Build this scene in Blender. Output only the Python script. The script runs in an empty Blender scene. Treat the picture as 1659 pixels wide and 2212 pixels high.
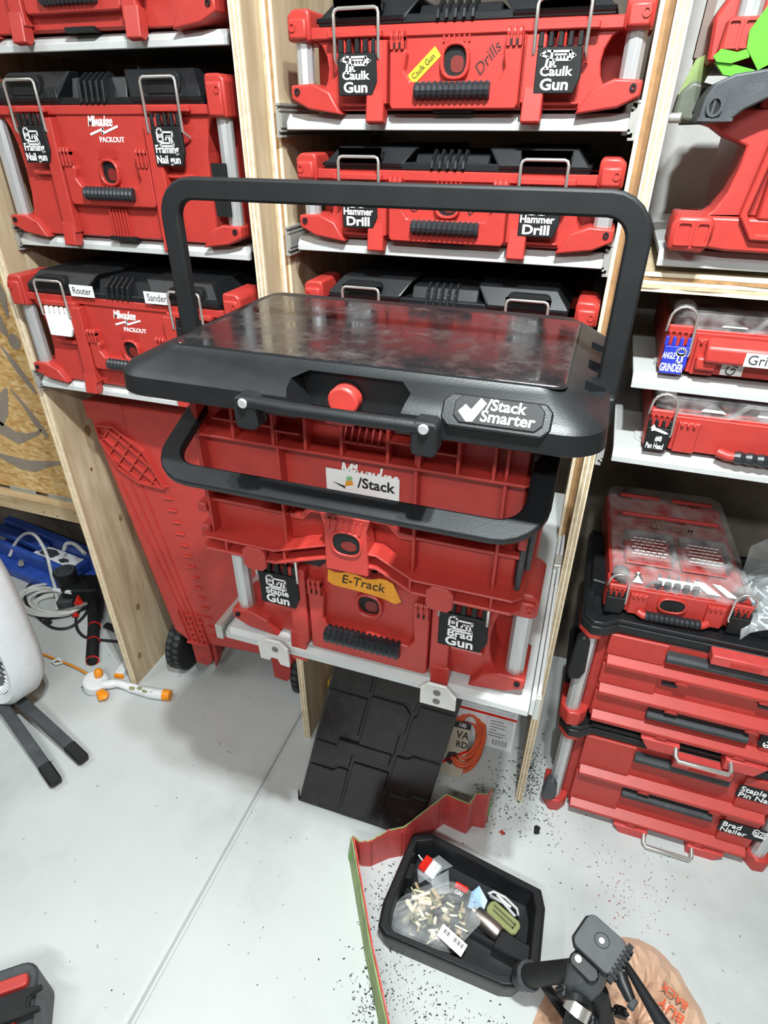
import bpy, bmesh, math, random
from mathutils import Vector, Matrix
S = bpy.context.scene
COL = S.collection
PI = math.pi
# ------------------------------------------------------------------ camera
cam_d = bpy.data.cameras.new('camera')
cam = bpy.data.objects.new('camera', cam_d)
COL.objects.link(cam)
PITCH, YAW, ROLL, FPX = 0.567666, 0.326166, 0.00349, 1306.5
cp, sp, cy, sy = math.cos(PITCH), math.sin(PITCH), math.cos(YAW), math.sin(YAW)
fwd = Vector((-sy*cp, cy*cp, -sp))
rgt = Vector((cy, sy, 0))
up = rgt.cross(fwd)
r2 = math.cos(ROLL)*rgt + math.sin(ROLL)*up
u2 = -math.sin(ROLL)*rgt + math.cos(ROLL)*up
M = Matrix.Identity(4)
for i in range(3):
    M[i][0], M[i][1], M[i][2] = r2[i], u2[i], -fwd[i]
M[2][3] = 1.65
cam.matrix_world = M
cam_d.sensor_fit = 'VERTICAL'
cam_d.sensor_height = 24.0
cam_d.lens = FPX/2212*24.0
cam_d.clip_start = .02
S.camera = cam
# ------------------------------------------------------------------ room light
W = bpy.data.worlds.new('room_bounce')
S.world = W
W.use_nodes = True
W.node_tree.nodes['Background'].inputs[0].default_value = (1.0, .77, .57, 1)
W.node_tree.nodes['Background'].inputs[1].default_value = .125

def lamp(name, loc, sx, sy_, power, color, rz=0, target=None):
    d = bpy.data.lights.new(name, 'AREA')
    d.shape = 'RECTANGLE'; d.size = sx; d.size_y = sy_
    d.energy = power; d.color = color
    o = bpy.data.objects.new(name, d)
    o.location = loc
    if target:
        o.rotation_euler = (Vector(target)-Vector(loc)).to_track_quat('-Z', 'Y').to_euler()
    else:
        o.rotation_euler = (0, 0, rz)
    COL.objects.link(o)
    return o
lamp('ceiling_bulb', (-.01, .18, 2.66), .045, .045, 42, (.93, 1.0, 1.0))
lamp('ceiling_bulb', (.12, .22, 2.66), .045, .045, 29, (.93, 1.0, 1.0))
lamp('shop_light', (-1.9, .0, 2.68), .14, 1.2, 20, (.95, 1.0, 1.0))
lamp('shop_light', (.15, -1.05, 2.62), 1.2, .14, 52, (.95, 1.0, 1.0))
vs = S.view_settings
vs.view_transform = 'Standard'
vs.look = 'None'
vs.exposure = .20
vs.gamma = 1.0
vs.use_curve_mapping = False
# ------------------------------------------------------------------ materials
def nt(name):
    m = bpy.data.materials.new(name)
    m.use_nodes = True
    t = m.node_tree
    return m, t, t.nodes['Principled BSDF']

def L(t, a, ao, b, bi):
    t.links.new(a.outputs[ao], b.inputs[bi])

def node(t, typ, **kw):
    n = t.nodes.new(typ)
    for k, v in kw.items():
        if k.startswith('i_'):
            n.inputs[k[2:].replace('_', ' ')].default_value = v
        else:
            setattr(n, k, v)
    return n

def ramp(t, stops):
    r = t.nodes.new('ShaderNodeValToRGB')
    e = r.color_ramp.elements
    while len(e) < len(stops):
        e.new(.5)
    for x, (p, c) in zip(e, stops):
        x.position = p
        x.color = (*c, 1)
    return r

def coords(t, scale=(1, 1, 1), obj=True):
    c = t.nodes.new('ShaderNodeTexCoord')
    mp = t.nodes.new('ShaderNodeMapping')
    mp.inputs['Scale'].default_value = scale
    L(t, c, 'Object' if obj else 'Generated', mp, 'Vector')
    return mp

def plastic(name, col, rough=.45, var=.15, bump=.0, scuff=0.0, scale=30, spec=.5):
    """plain plastic with slight tone variation, fine grain and optional scuffs"""
    m, t, b = nt(name)
    mp = coords(t)
    n = node(t, 'ShaderNodeTexNoise', i_Scale=scale, i_Detail=4.0)
    L(t, mp, 0, n, 'Vector')
    lo = tuple(max(0, c*(1-var)) for c in col)
    hi = tuple(min(1, c*(1+var)) for c in col)
    r = ramp(t, [(.3, lo), (.7, hi)])
    L(t, n, 'Fac', r, 'Fac')
    out = r
    if scuff:
        n2 = node(t, 'ShaderNodeTexNoise', i_Scale=14.0, i_Detail=8.0, i_Roughness=.75)
        L(t, mp, 0, n2, 'Vector')
        r3 = ramp(t, [(.55, (0, 0, 0)), (.78, (scuff,)*3)])
        L(t, n2, 'Fac', r3, 'Fac')
        mx = node(t, 'ShaderNodeMix', data_type='RGBA')
        L(t, r3, 'Color', mx, 'Factor')
        L(t, r, 'Color', mx, 6)
        mx.inputs[7].default_value = (.32, .33, .34, 1)
        t.links.new(mx.outputs[2], b.inputs['Base Color'])
    else:
        L(t, r, 'Color', b, 'Base Color')
    b.inputs['Roughness'].default_value = rough
    b.inputs['Specular IOR Level'].default_value = spec
    if bump:
        n3 = node(t, 'ShaderNodeTexNoise', i_Scale=700.0, i_Detail=2.0)
        L(t, mp, 0, n3, 'Vector')
        bp = node(t, 'ShaderNodeBump', i_Strength=bump, i_Distance=.0006)
        L(t, n3, 'Fac', bp, 'Height')
        L(t, bp, 'Normal', b, 'Normal')
    return m

def metal(name, col, rough=.35, met=1.0):
    m, t, b = nt(name)
    mp = coords(t, (40, 40, 3))
    n = node(t, 'ShaderNodeTexNoise', i_Scale=8.0, i_Detail=3.0)
    L(t, mp, 0, n, 'Vector')
    r = ramp(t, [(.3, tuple(c*.85 for c in col)), (.7, col)])
    L(t, n, 'Fac', r, 'Fac')
    L(t, r, 'Color', b, 'Base Color')
    b.inputs['Metallic'].default_value = met
    b.inputs['Roughness'].default_value = rough
    return m

def glassy(name, col=(1, 1, 1), alpha=.25, rough=.1):
    m, t, b = nt(name)
    mp = coords(t)
    n = node(t, 'ShaderNodeTexNoise', i_Scale=25.0, i_Detail=5.0)
    L(t, mp, 0, n, 'Vector')
    r = ramp(t, [(.35, (max(0, alpha-.08),)*3), (.75, (min(1, alpha+.12),)*3)])
    L(t, n, 'Fac', r, 'Fac')
    b.inputs['Base Color'].default_value = (*col, 1)
    L(t, r, 'Color', b, 'Alpha')
    b.inputs['Roughness'].default_value = rough
    return m

RED = plastic('red_plastic', (.42, .036, .028), .42, .06, .25)
RED2 = plastic('red_plastic_worn', (.39, .035, .028), .5, .10, .25)
PINK = plastic('faded_red_plastic', (.50, .055, .05), .45, .12, .2)
BLK = plastic('black_plastic', (.0085, .0095, .0110), .42, .2, .35, spec=.38)
BLKS = plastic('scuffed_black_plastic', (.026, .029, .033), .42, .25, .35, .35)
BLKD = plastic('matte_black', (.0075, .008, .009), .6, .2, .2, spec=.35)
RUB = plastic('ribbed_rubber', (.016, .019, .023), .38, .2, .1)
CHAR = plastic('charcoal_plastic', (.045, .050, .055), .5, .2, .4, .2)
WHT = plastic('white_plastic', (.72, .74, .76), .4, .04)
INK = plastic('white_print', (.82, .82, .82), .6, .03)
INKB = plastic('black_print', (.012, .012, .012), .7, .1)
MARK = plastic('marker_ink', (.05, .012, .012), .6, .3)
PAPER = plastic('white_label_paper', (.78, .79, .78), .7, .03)
GREYP = plastic('grey_paint', (.30, .25, .20), .7, .08)
YEL = plastic('yellow_label', (.82, .66, .02), .6, .05)
ORT = plastic('orange_tape', (.72, .29, .012), .55, .12)
ORG = plastic('orange_plastic', (.85, .28, .01), .4, .08)
ORC = plastic('orange_cable', (.62, .09, .03), .5, .15)
GRN = plastic('green_masking_tape', (.085, .38, .014), .55, .15)
GRN2 = plastic('green_backing', (.22, .30, .10), .6, .35, 0, 0, 18)  # strip backing colour; on the tape flap it paints in shadow
BLU = plastic('blue_painted_steel', (.03, .09, .42), .45, .25, 0, .12, 12)
TAGB = plastic('blue_tag_plastic', (.02, .035, .42), .45, .08)
SHELF = plastic('white_enamel_steel', (.50, .515, .51), .35, .03, .05)
CLIPG = plastic('grey_printed_plastic', (.40, .39, .37), .55, .05, .1)
ALU = metal('brushed_aluminium', (.62, .63, .64), .38, .6)
STEEL = metal('steel_wire', (.72, .70, .67), .28, .8)
ZINC = metal('zinc_plate', (.55, .55, .52), .35, .55)
BRASS = metal('yellow_zinc', (.72, .66, .40), .3)
CLEAR = glassy('clear_lid_plastic', (.80, .77, .77), .07, .08)
CLEARB = glassy('clear_bag_film', (.82, .86, .88), .26, .18)
CLEARF = glassy('thin_bag_film', (.84, .86, .86), .22, .12)
HOSE = glassy('clear_hose', (.80, .80, .76), .55, .15)
CARD = plastic('cardboard_sleeve', (.42, .36, .28), .8, .08)
CONC = plastic('foundation_concrete', (.16, .135, .11), .85, .45, .3, 0, 6)
CEIL = plastic('ceiling_board', (.30, .29, .27), .9, .1)
WALLP = plastic('painted_wall', (.62, .62, .60), .8, .05)
LENSR = plastic('red_reflector', (.62, .02, .012), .15, .2)
BLKT = plastic('black_tread', (.030, .034, .038), .65, .3, .2, .2)

def window_mat():
    m, t, b = nt('smoked_window')
    mp = coords(t, (60, 60, 60))
    mp2 = coords(t, (14, 90, 30))
    n = node(t, 'ShaderNodeTexNoise', i_Scale=.35, i_Detail=9.0, i_Roughness=.72)
    L(t, mp, 0, n, 'Vector')
    n2 = node(t, 'ShaderNodeTexNoise', i_Scale=.9, i_Detail=8.0, i_Roughness=.7)
    mp2.inputs['Rotation'].default_value = (0, 0, .7)
    L(t, mp2, 0, n2, 'Vector')
    r = ramp(t, [(.50, (.012, .012, .013)), (.64, (.035, .034, .033)), (.78, (.20, .19, .18))])
    L(t, n, 'Fac', r, 'Fac')
    r2_ = ramp(t, [(.64, (0, 0, 0)), (.76, (.5, .5, .5))])
    L(t, n2, 'Fac', r2_, 'Fac')
    mx = node(t, 'ShaderNodeMix', data_type='RGBA')
    L(t, r2_, 'Color', mx, 'Factor')
    L(t, r, 'Color', mx, 6)
    mx.inputs[7].default_value = (.20, .19, .18, 1)
    t.links.new(mx.outputs[2], b.inputs['Base Color'])
    rr = ramp(t, [(.4, (.07,)*3), (.75, (.4,)*3)])
    L(t, n, 'Fac', rr, 'Fac')
    L(t, rr, 'Color', b, 'Roughness')
    b.inputs['Specular IOR Level'].default_value = .75
    return m
WINDOW = window_mat()

def wood(name, c0, c1, c2, along='z', knots=False):
    m, t, b = nt(name)
    sc = {'z': (22, 22, 1.6), 'x': (1.6, 22, 22), 'y': (22, 1.6, 22)}[along]
    mp = coords(t, sc)
    n = node(t, 'ShaderNodeTexNoise', i_Scale=1.3, i_Detail=7.0, i_Roughness=.62, i_Distortion=.6)
    L(t, mp, 0, n, 'Vector')
    r = ramp(t, [(.30, c0), (.50, c1), (.72, c2)])
    L(t, n, 'Fac', r, 'Fac')
    mpb = coords(t, (3, 3, 2))
    nb = node(t, 'ShaderNodeTexNoise', i_Scale=2.2, i_Detail=3.0)
    L(t, mpb, 0, nb, 'Vector')
    mx = node(t, 'ShaderNodeMix', data_type='RGBA', blend_type='MULTIPLY')
    mx.inputs[0].default_value = .55
    rb = ramp(t, [(.35, (.62, .55, .47)), (.62, (1, 1, 1))])
    L(t, nb, 'Fac', rb, 'Fac')
    L(t, r, 'Color', mx, 6)
    L(t, rb, 'Color', mx, 7)
    t.links.new(mx.outputs[2], b.inputs['Base Color'])
    b.inputs['Roughness'].default_value = .7
    bp = node(t, 'ShaderNodeBump', i_Strength=.25, i_Distance=.001)
    L(t, n, 'Fac', bp, 'Height')
    L(t, bp, 'Normal', b, 'Normal')
    return m
PLY = wood('plywood_face', (.36, .26, .155), (.52, .41, .27), (.66, .55, .39))
PINE = wood('pine_lumber', (.50, .34, .18), (.64, .48, .29), (.74, .60, .40), 'x')
PLYA = plastic('ply_pale_layer', (.74, .62, .44), .7, .12, 0, 0, 60)
PLYB = plastic('ply_tan_layer', (.55, .42, .27), .75, .2, 0, 0, 60)
PLYC = plastic('ply_brown_layer', (.36, .20, .085), .75, .2, 0, 0, 60)
PLYD = plastic('ply_cream_layer', (.84, .74, .55), .7, .1, 0, 0, 60)

def osb_mat():
    m, t, b = nt('oriented_strand_board')
    mp = coords(t, (62, 1, 150))
    mp.inputs['Rotation'].default_value = (0, .5, 0)
    v = node(t, 'ShaderNodeTexVoronoi', i_Scale=1.0, i_Randomness=1.0)
    nd = node(t, 'ShaderNodeTexNoise', i_Scale=.25, i_Detail=2.0)
    L(t, mp, 0, nd, 'Vector')
    add = node(t, 'ShaderNodeMix', data_type='VECTOR')
    add.inputs[0].default_value = .72
    L(t, nd, 'Color', add, 4)
    L(t, mp, 0, add, 5)
    t.links.new(add.outputs[1], v.inputs['Vector'])
    r = ramp(t, [(.0, (.45, .22, .06)), (.3, (.62, .37, .13)), (.65, (.74, .49, .20)), (1, (.84, .66, .38))])
    L(t, v, 'Color', r, 'Fac')
    L(t, r, 'Color', b, 'Base Color')
    b.inputs['Roughness'].default_value = .6
    bp = node(t, 'ShaderNodeBump', i_Strength=.4, i_Distance=.001)
    L(t, v, 'Distance', bp, 'Height')
    L(t, bp, 'Normal', b, 'Normal')
    return m
OSB = osb_mat()

def floor_mat():
    m, t, b = nt('painted_concrete')
    mp = coords(t)
    n = node(t, 'ShaderNodeTexNoise', i_Scale=1.7, i_Detail=7.0, i_Roughness=.6)
    L(t, mp, 0, n, 'Vector')
    r = ramp(t, [(.34, (.40, .415, .405)), (.47, (.475, .495, .488)), (.66, (.52, .54, .533))])
    L(t, n, 'Fac', r, 'Fac')
    n2 = node(t, 'ShaderNodeTexNoise', i_Scale=46.0, i_Detail=3.0)
    L(t, mp, 0, n2, 'Vector')
    r2_ = ramp(t, [(.715, (0, 0, 0)), (.735, (.75, .75, .75))])
    L(t, n2, 'Fac', r2_, 'Fac')
    mx = node(t, 'ShaderNodeMix', data_type='RGBA')
    L(t, r2_, 'Color', mx, 'Factor')
    L(t, r, 'Color', mx, 6)
    mx.inputs[7].default_value = (.26, .26, .24, 1)
    t.links.new(mx.outputs[2], b.inputs['Base Color'])
    b.inputs['Roughness'].default_value = .5
    b.inputs['Specular IOR Level'].default_value = .3
    bp = node(t, 'ShaderNodeBump', i_Strength=.12, i_Distance=.002)
    L(t, n, 'Fac', bp, 'Height')
    L(t, bp, 'Normal', b, 'Normal')
    return m
FLOOR = floor_mat()

def bag_mat():
    m, t, b = nt('tan_plastic_bag')
    mp = coords(t)
    n = node(t, 'ShaderNodeTexNoise', i_Scale=9.0, i_Detail=4.0)
    L(t, mp, 0, n, 'Vector')
    r = ramp(t, [(.3, (.52, .31, .20)), (.7, (.68, .46, .33))])
    L(t, n, 'Fac', r, 'Fac')
    L(t, r, 'Color', b, 'Base Color')
    b.inputs['Roughness'].default_value = .24
    b.inputs['Alpha'].default_value = .93
    return m
TAN = bag_mat()
# ------------------------------------------------------------------ mesh builder
SPLIT = {'face_ribs', 'flange_ribs', 'flange_tabs', 'locking_clip', 'lid_ribs', 'level_ribs', 'skid_foot', 'latch_block', 'side_lugs', 'torn_label',
         'green_tape', 'red_clip', 'knot', 'dark_slots', 'paper_insert', 'grille_teeth', 'tread', 'hinge_knuckles', 'slide_hardware', 'block_ribs', 'foot_ribs',
         'rim_ribs', 'button_ribs', 'lip_notches', 'fold_ribs', 'red_ring', 'cleats', 'thumb_ribs', 'long_ribs', 'side_vents', 'keystone_ribs', 'clip_hole',
         'moulded_ribs', 'quick_release_rack', 'red_rail', 'lid_ribs', 'print_frame', 'hinge_slot', 'decal_print', 'reel_holes', 'printed_pattern', 'slide_rail',
         'panel_edging', 'dark_print', 'crank_knob', 'base_sheet', 'top_flange', 'plate', 'front_frame', 'body', 'bar_code'}
SPLIT -= {'body', 'plate', 'crank_knob', 'front_frame', 'top_flange', 'base_sheet'}

class MB:
    def __init__(self):
        self.v = []
        self.f = []
        self.cuts = []

    def add(self, vs_, fs):
        n = len(self.v)
        self.cuts.append((n, len(self.f)))
        self.v += [tuple(p) for p in vs_]
        self.f += [tuple(n+i for i in f) for f in fs]
        return self

    def box(self, x0, x1, y0, y1, z0, z1):
        v = [(x, y, z) for z in (z0, z1) for y in (y0, y1) for x in (x0, x1)]
        return self.add(v, [(0, 2, 3, 1), (4, 5, 7, 6), (0, 1, 5, 4), (2, 6, 7, 3), (0, 4, 6, 2), (1, 3, 7, 5)])

    def prism(self, poly, axis, a, b, poly2=None):
        """polygon extruded along axis; poly in (x,z) for y, (y,z) for x, (x,y) for z"""
        def P(p, c):
            return {'y': (p[0], c, p[1]), 'x': (c, p[0], p[1]), 'z': (p[0], p[1], c)}[axis]
        n = len(poly)
        v = [P(p, a) for p in poly]+[P(p, b) for p in (poly2 or poly)]
        f = [tuple(range(n)), tuple(range(2*n-1, n-1, -1))]
        f += [(i, i+n, (i+1) % n+n, (i+1) % n) for i in range(n)]
        return self.add(v, f)

    def tube(self, pts, r, n=10, cap=True, closed=False, flat=None):
        """tube through points; r a number or list; flat=(rx,ry) gives an elliptic section"""
        pts = [Vector(p) for p in pts]
        m = len(pts)
        R = r if isinstance(r, (list, tuple)) else [r]*m
        rings = []
        prev = None
        for i, p in enumerate(pts):
            if closed:
                d = (pts[(i+1) % m]-pts[i-1])
            else:
                d = (pts[min(i+1, m-1)]-pts[max(i-1, 0)])
            d = d.normalized() if d.length > 1e-9 else Vector((0, 0, 1))
            if prev is None:
                a = Vector((0, 0, 1)) if abs(d.z) < .9 else Vector((1, 0, 0))
                u = d.cross(a).normalized()
            else:
                u = (prev-d*prev.dot(d))
                u = u.normalized() if u.length > 1e-6 else d.orthogonal().normalized()
            prev = u
            w = d.cross(u)
            k = flat or (1, 1)
            rings.append([p+R[i]*(k[0]*math.cos(2*PI*j/n)*u+k[1]*math.sin(2*PI*j/n)*w) for j in range(n)])
        v = [q for ring in rings for q in ring]
        f = []
        for i in range(m if closed else m-1):
            a, b = i*n, ((i+1) % m)*n
            f += [(a+j, a+(j+1) % n, b+(j+1) % n, b+j) for j in range(n)]
        if cap and not closed:
            f += [tuple(range(n-1, -1, -1)), tuple(range((m-1)*n, m*n))]
        return self.add(v, f)

    def sphere(self, c, r, n=10, m=6, sc=(1, 1, 1)):
        v, f = [], []
        for i in range(m+1):
            th = PI*i/m
            for j in range(n):
                ph = 2*PI*j/n
                v.append((c[0]+r*sc[0]*math.sin(th)*math.cos(ph), c[1]+r*sc[1]*math.sin(th)*math.sin(ph), c[2]+r*sc[2]*math.cos(th)))
        for i in range(m):
            for j in range(n):
                f.append((i*n+j, (i+1)*n+j, (i+1)*n+(j+1) % n, i*n+(j+1) % n))
        return self.add(v, f)

    def disc(self, c, r, axis, a, b, n=24, sx=1, sy_=1):
        return self.prism([(c[0]+r*sx*math.cos(2*PI*i/n), c[1]+r*sy_*math.sin(2*PI*i/n)) for i in range(n)], axis, a, b)

    def ring(self, outer, inner, axis, a, b):
        """flat ring between two polygons with equal counts"""
        def P(p, c):
            return {'y': (p[0], c, p[1]), 'x': (c, p[0], p[1]), 'z': (p[0], p[1], c)}[axis]
        n = len(outer)
        v = [P(p, a) for p in outer]+[P(p, a) for p in inner]+[P(p, b) for p in outer]+[P(p, b) for p in inner]
        f = []
        for i in range(n):
            j = (i+1) % n
            f += [(i, j, n+j, n+i), (2*n+i, 3*n+i, 3*n+j, 2*n+j), (i, 2*n+i, 2*n+j, j), (n+i, n+j, 3*n+j, 3*n+i)]
        return self.add(v, f)

    def strip(self, pts, w, axis='y', a=0, b=.001, closed=False):
        """flat stroke of width w along 2D points, in the plane normal to axis"""
        pts = list(pts)
        if closed:
            pts = pts+[pts[0]]
        for p, q in zip(pts, pts[1:]):
            d = Vector((q[0]-p[0], q[1]-p[1]))
            if d.length < 1e-9:
                continue
            d.normalize()
            nrm = Vector((-d.y, d.x))*w/2
            e = d*w*.35
            P = [(p[0]-e.x+nrm.x, p[1]-e.y+nrm.y), (p[0]-e.x-nrm.x, p[1]-e.y-nrm.y), (q[0]+e.x-nrm.x, q[1]+e.y-nrm.y), (q[0]+e.x+nrm.x, q[1]+e.y+nrm.y)]
            self.prism(P, axis, a, b)
        return self

    def xf(self, mat):
        self.v = [tuple(mat @ Vector(p)) for p in self.v]
        return self

    def build(self, name, mat, parent=None, bevel=0, smooth=None, label=None, seg=1):
        if name in SPLIT and len(self.cuts) > 1:
            first = None
            ends = self.cuts[1:]+[(len(self.v), len(self.f))]
            for (v0, f0), (v1, f1) in zip(self.cuts, ends):
                q = MB()
                q.add(self.v[v0:v1], [tuple(i-v0 for i in f) for f in self.f[f0:f1]])
                o = q.build(name, mat, parent, bevel, smooth, label, seg)
                first = first or o
            return first
        me = bpy.data.meshes.new(name)
        me.from_pydata(self.v, [], self.f)
        bm = bmesh.new()
        bm.from_mesh(me)
        bmesh.ops.recalc_face_normals(bm, faces=bm.faces)
        bm.to_mesh(me)
        bm.free()
        if isinstance(mat, (list, tuple)):
            for m in mat:
                me.materials.append(m)
        else:
            me.materials.append(mat)
        o = bpy.data.objects.new(name, me)
        COL.objects.link(o)
        if parent:
            o.parent = parent
        if bevel:
            md = o.modifiers.new('bevel', 'BEVEL')
            md.width = bevel
            md.segments = seg
            md.limit_method = 'ANGLE'
            md.angle_limit = .6
            if seg > 1:
                smooth = .7 if smooth is None else smooth
        if smooth:
            for p in me.polygons:
                p.use_smooth = True
            try:
                me.set_sharp_from_angle(angle=smooth)
            except Exception:
                pass
        if label:
            o['label'] = label
        return o

def rrect(x0, x1, z0, z1, r, n=5):
    out = []
    for cx, cz, a0 in ((x1-r, z0+r, -90), (x1-r, z1-r, 0), (x0+r, z1-r, 90), (x0+r, z0+r, 180)):
        for i in range(n+1):
            a = math.radians(a0+90*i/n)
            out.append((cx+r*math.cos(a), cz+r*math.sin(a)))
    return out

def chamf(x0, x1, z0, z1, c):
    return [(x0+c, z0), (x1-c, z0), (x1, z0+c), (x1, z1-c), (x1-c, z1), (x0+c, z1), (x0, z1-c), (x0, z0+c)]

def oval(cx, cz, rx, rz, n=20, p=2.6):
    out = []
    for i in range(n):
        a = 2*PI*i/n
        c, s = math.cos(a), math.sin(a)
        out.append((cx+rx*math.copysign(abs(c)**(2/p), c), cz+rz*math.copysign(abs(s)**(2/p), s)))
    return out

def thing(name, label, cat, loc=(0, 0, 0), rot=(0, 0, 0), group=None):
    o = bpy.data.objects.new(name, None)
    o.empty_display_size = .05
    COL.objects.link(o)
    o.location = loc
    o.rotation_euler = rot
    o['label'] = label
    o['category'] = cat
    if group:
        o['group'] = group
    return o

def tag(o, label, cat, group=None, kind=None):
    o['label'] = label
    o['category'] = cat
    if group:
        o['group'] = group
    if kind:
        o['kind'] = kind
    return o

def structure(o, label=None):
    o['kind'] = 'structure'
    if label:
        o['label'] = label
    return o

def text_mb(s, size, bold=0., shear=0., sx=1., align='CENTER', spacing=1.):
    cu = bpy.data.curves.new('t', 'FONT')
    cu.body = s
    cu.size = size
    cu.offset = bold*size
    cu.shear = shear
    cu.align_x = align
    cu.align_y = 'CENTER'
    cu.space_character = spacing
    cu.resolution_u = 3
    cu.extrude = .0004
    o = bpy.data.objects.new('t', cu)
    COL.objects.link(o)
    dg = bpy.context.evaluated_depsgraph_get()
    me = bpy.data.meshes.new_from_object(o.evaluated_get(dg))
    mb = MB()
    mb.add([(v.co.x*sx, v.co.y, v.co.z) for v in me.vertices], [tuple(p.vertices) for p in me.polygons])
    bpy.data.objects.remove(o)
    bpy.data.curves.remove(cu)
    bpy.data.meshes.remove(me)
    return mb

FRONT = Matrix(((1, 0, 0, 0), (0, 0, -1, 0), (0, 1, 0, 0), (0, 0, 0, 1)))   # text plane -> faces -Y

def text(s, parent, pos, size, mat=None, bold=.01, shear=0, sx=1, rot=0, align='CENTER', spacing=1., basis=None, name='lettering', mb=None):
    m = text_mb(s, size, bold, shear, sx, align, spacing)
    m.xf(Matrix.Translation(pos) @ (basis or FRONT) @ Matrix.Rotation(rot, 4, 'Z'))
    if mb is not None:
        mb.add(m.v, m.f)
        return mb
    return m.build(name, mat or INK, parent)
# ------------------------------------------------------------------ setting
def floor():
    mb = MB()
    j = -.684
    prof = [(-4.2, -.12), (3.2, -.12), (3.2, 0), (j+.011, 0), (j+.006, -.003), (j+.0035, -.014), (j-.0030, -.014), (j-.008, -.004), (j-.018, 0), (-4.2, 0)]
    mb.prism(prof, 'y', -3.0, 2.6)
    return structure(mb.build('floor', FLOOR), 'pale painted concrete floor with a long saw-cut joint')
floor()
b = MB().box(-4.2, 3.2, 1.72, 1.84, 0, 1.45)
structure(b.build('wall_back', CONC), 'rough grey-brown foundation concrete behind the shelves')
b = MB().box(.045, 3.2, 1.72, 1.84, 1.45, 2.75)
structure(b.build('wall_right', WALLP), 'light painted wall behind the right bays')
b = MB().box(-4.2, .045, 1.72, 1.84, 1.45, 2.75)  # dark concrete colour put in so gaps between boxes read as deep shade
structure(b.build('wall_left', CONC), 'upper wall behind the left bays, coloured dark to stand for shade')

structure(MB().box(-4.2, 3.2, -3.0, 2.6, 2.75, 2.85).build('ceiling', CEIL), 'light ceiling above the shop lights')

def ply_panel(name, label, x0, x1, yf, z0, z1, layers, depth=.6, wob=True):
    """plywood upright: face board plus the plies showing on the front edge, each ply a strip of its own"""
    t = thing(name, label, 'divider', (x0, yf, z0))
    n = len(layers)
    w = (x1-x0)/n
    h = z1-z0
    MB().box(0, x1-x0, .004, depth, 0, h).build('board', PLY, t, bevel=.0006)
    rnd = random.Random(int(abs(x0)*1000))
    for i, m in enumerate(layers):
        mb = MB()
        N = 26
        lv = []
        for k in range(N+1):
            z = h*k/N
            dy = -rnd.uniform(0, .0018) if wob else 0
            lv += [(i*w+.0002, dy-.0004*(i % 2), z), ((i+1)*w-.0002, dy-.0004*(i % 2), z), ((i+1)*w-.0002, .006, z), (i*w+.0002, .006, z)]
        f = []
        for k in range(N):
            a, c = 4*k, 4*k+4
            for q in range(4):
                f.append((a+q, a+(q+1) % 4, c+(q+1) % 4, c+q))
        f += [(3, 2, 1, 0), (4*N, 4*N+1, 4*N+2, 4*N+3)]
        mb.add(lv, f)
        mb.build('ply_edge', m, t)
    return t
PL = [PLYA, PLYB, PLYD, PLYB, PLYA]
dl = ply_panel('plywood_divider', 'left plywood upright with knotty inner face, beside the red wheeled bin', -1.302, -1.282, 1.1, 0, 2.3, [PLYB, PLYA, PLYB, PLYA])
kn = MB()
for (yy, zz, r) in ((.10, .93, .015), (.13, .62, .010), (.10, .28, .013), (.075, .82, .006), (.05, .10, .012), (.28, .5, .011)):
    kn.disc((yy, zz), r, 'x', .0195, .0206, 14, .75, 1.1)
kn.build('knot', plastic('wood_knot', (.24, .14, .07), .7, .35, 0, 0, 90), dl)
dc = ply_panel('plywood_divider', 'plywood upright between the framing nail gun boxes and the caulk gun box', -.638, -.618, 1.1, 0, 2.3, PL)
dr = ply_panel('plywood_divider', 'plywood upright right of the drawer, standing beside the drawer stack', .032, .052, 1.1, 0, 2.3, PL)
for nm, par, x0, x1, lay in (('shim_board', dc, -.618+.638, -.594+.638, [PLYB, PLYD, PLYC, PLYA]), ('shim_board', dr, .012-.032, 0, [PLYA, PLYC, PLYC])):
    z0 = .79
    MB().box(x0, x1, .068, .55, z0, 2.3).build(nm, PLY, par)
    w = (x1-x0)/len(lay)
    for i, m in enumerate(lay):
        MB().box(x0+i*w+.0002, x0+(i+1)*w-.0002, .0655-.001*(i % 2), .07, z0, 2.3).build('ply_edge', m, par)

# ------------------------------------------------------------------ pull-out shelves
def rail(mb, x, s, y0, y1, z):
    """drawer slide: C channels nested, x is the wall side, s points to the shelf"""
    for (a, b_, hh, tt) in ((0, .004, .024, .0), (.004, .0085, .016, .001), (.0085, .012, .011, -.001)):
        xa, xb = sorted((x+s*a, x+s*b_))
        mb.box(xa, xb, y0+tt, y1, z-hh, z+hh)
    for q in (-1, 1):
        xa, xb = sorted((x, x+s*.010))
        mb.box(xa, xb, y0-.0015, y1, z+q*.024-.0018, z+q*.024+.0018)
        xa, xb = sorted((x+s*.0075, x+s*.0115))
        mb.box(xa, xb, y0-.002, y1, z+q*.016-.0015, z+q*.016+.0015)
    return mb

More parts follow.
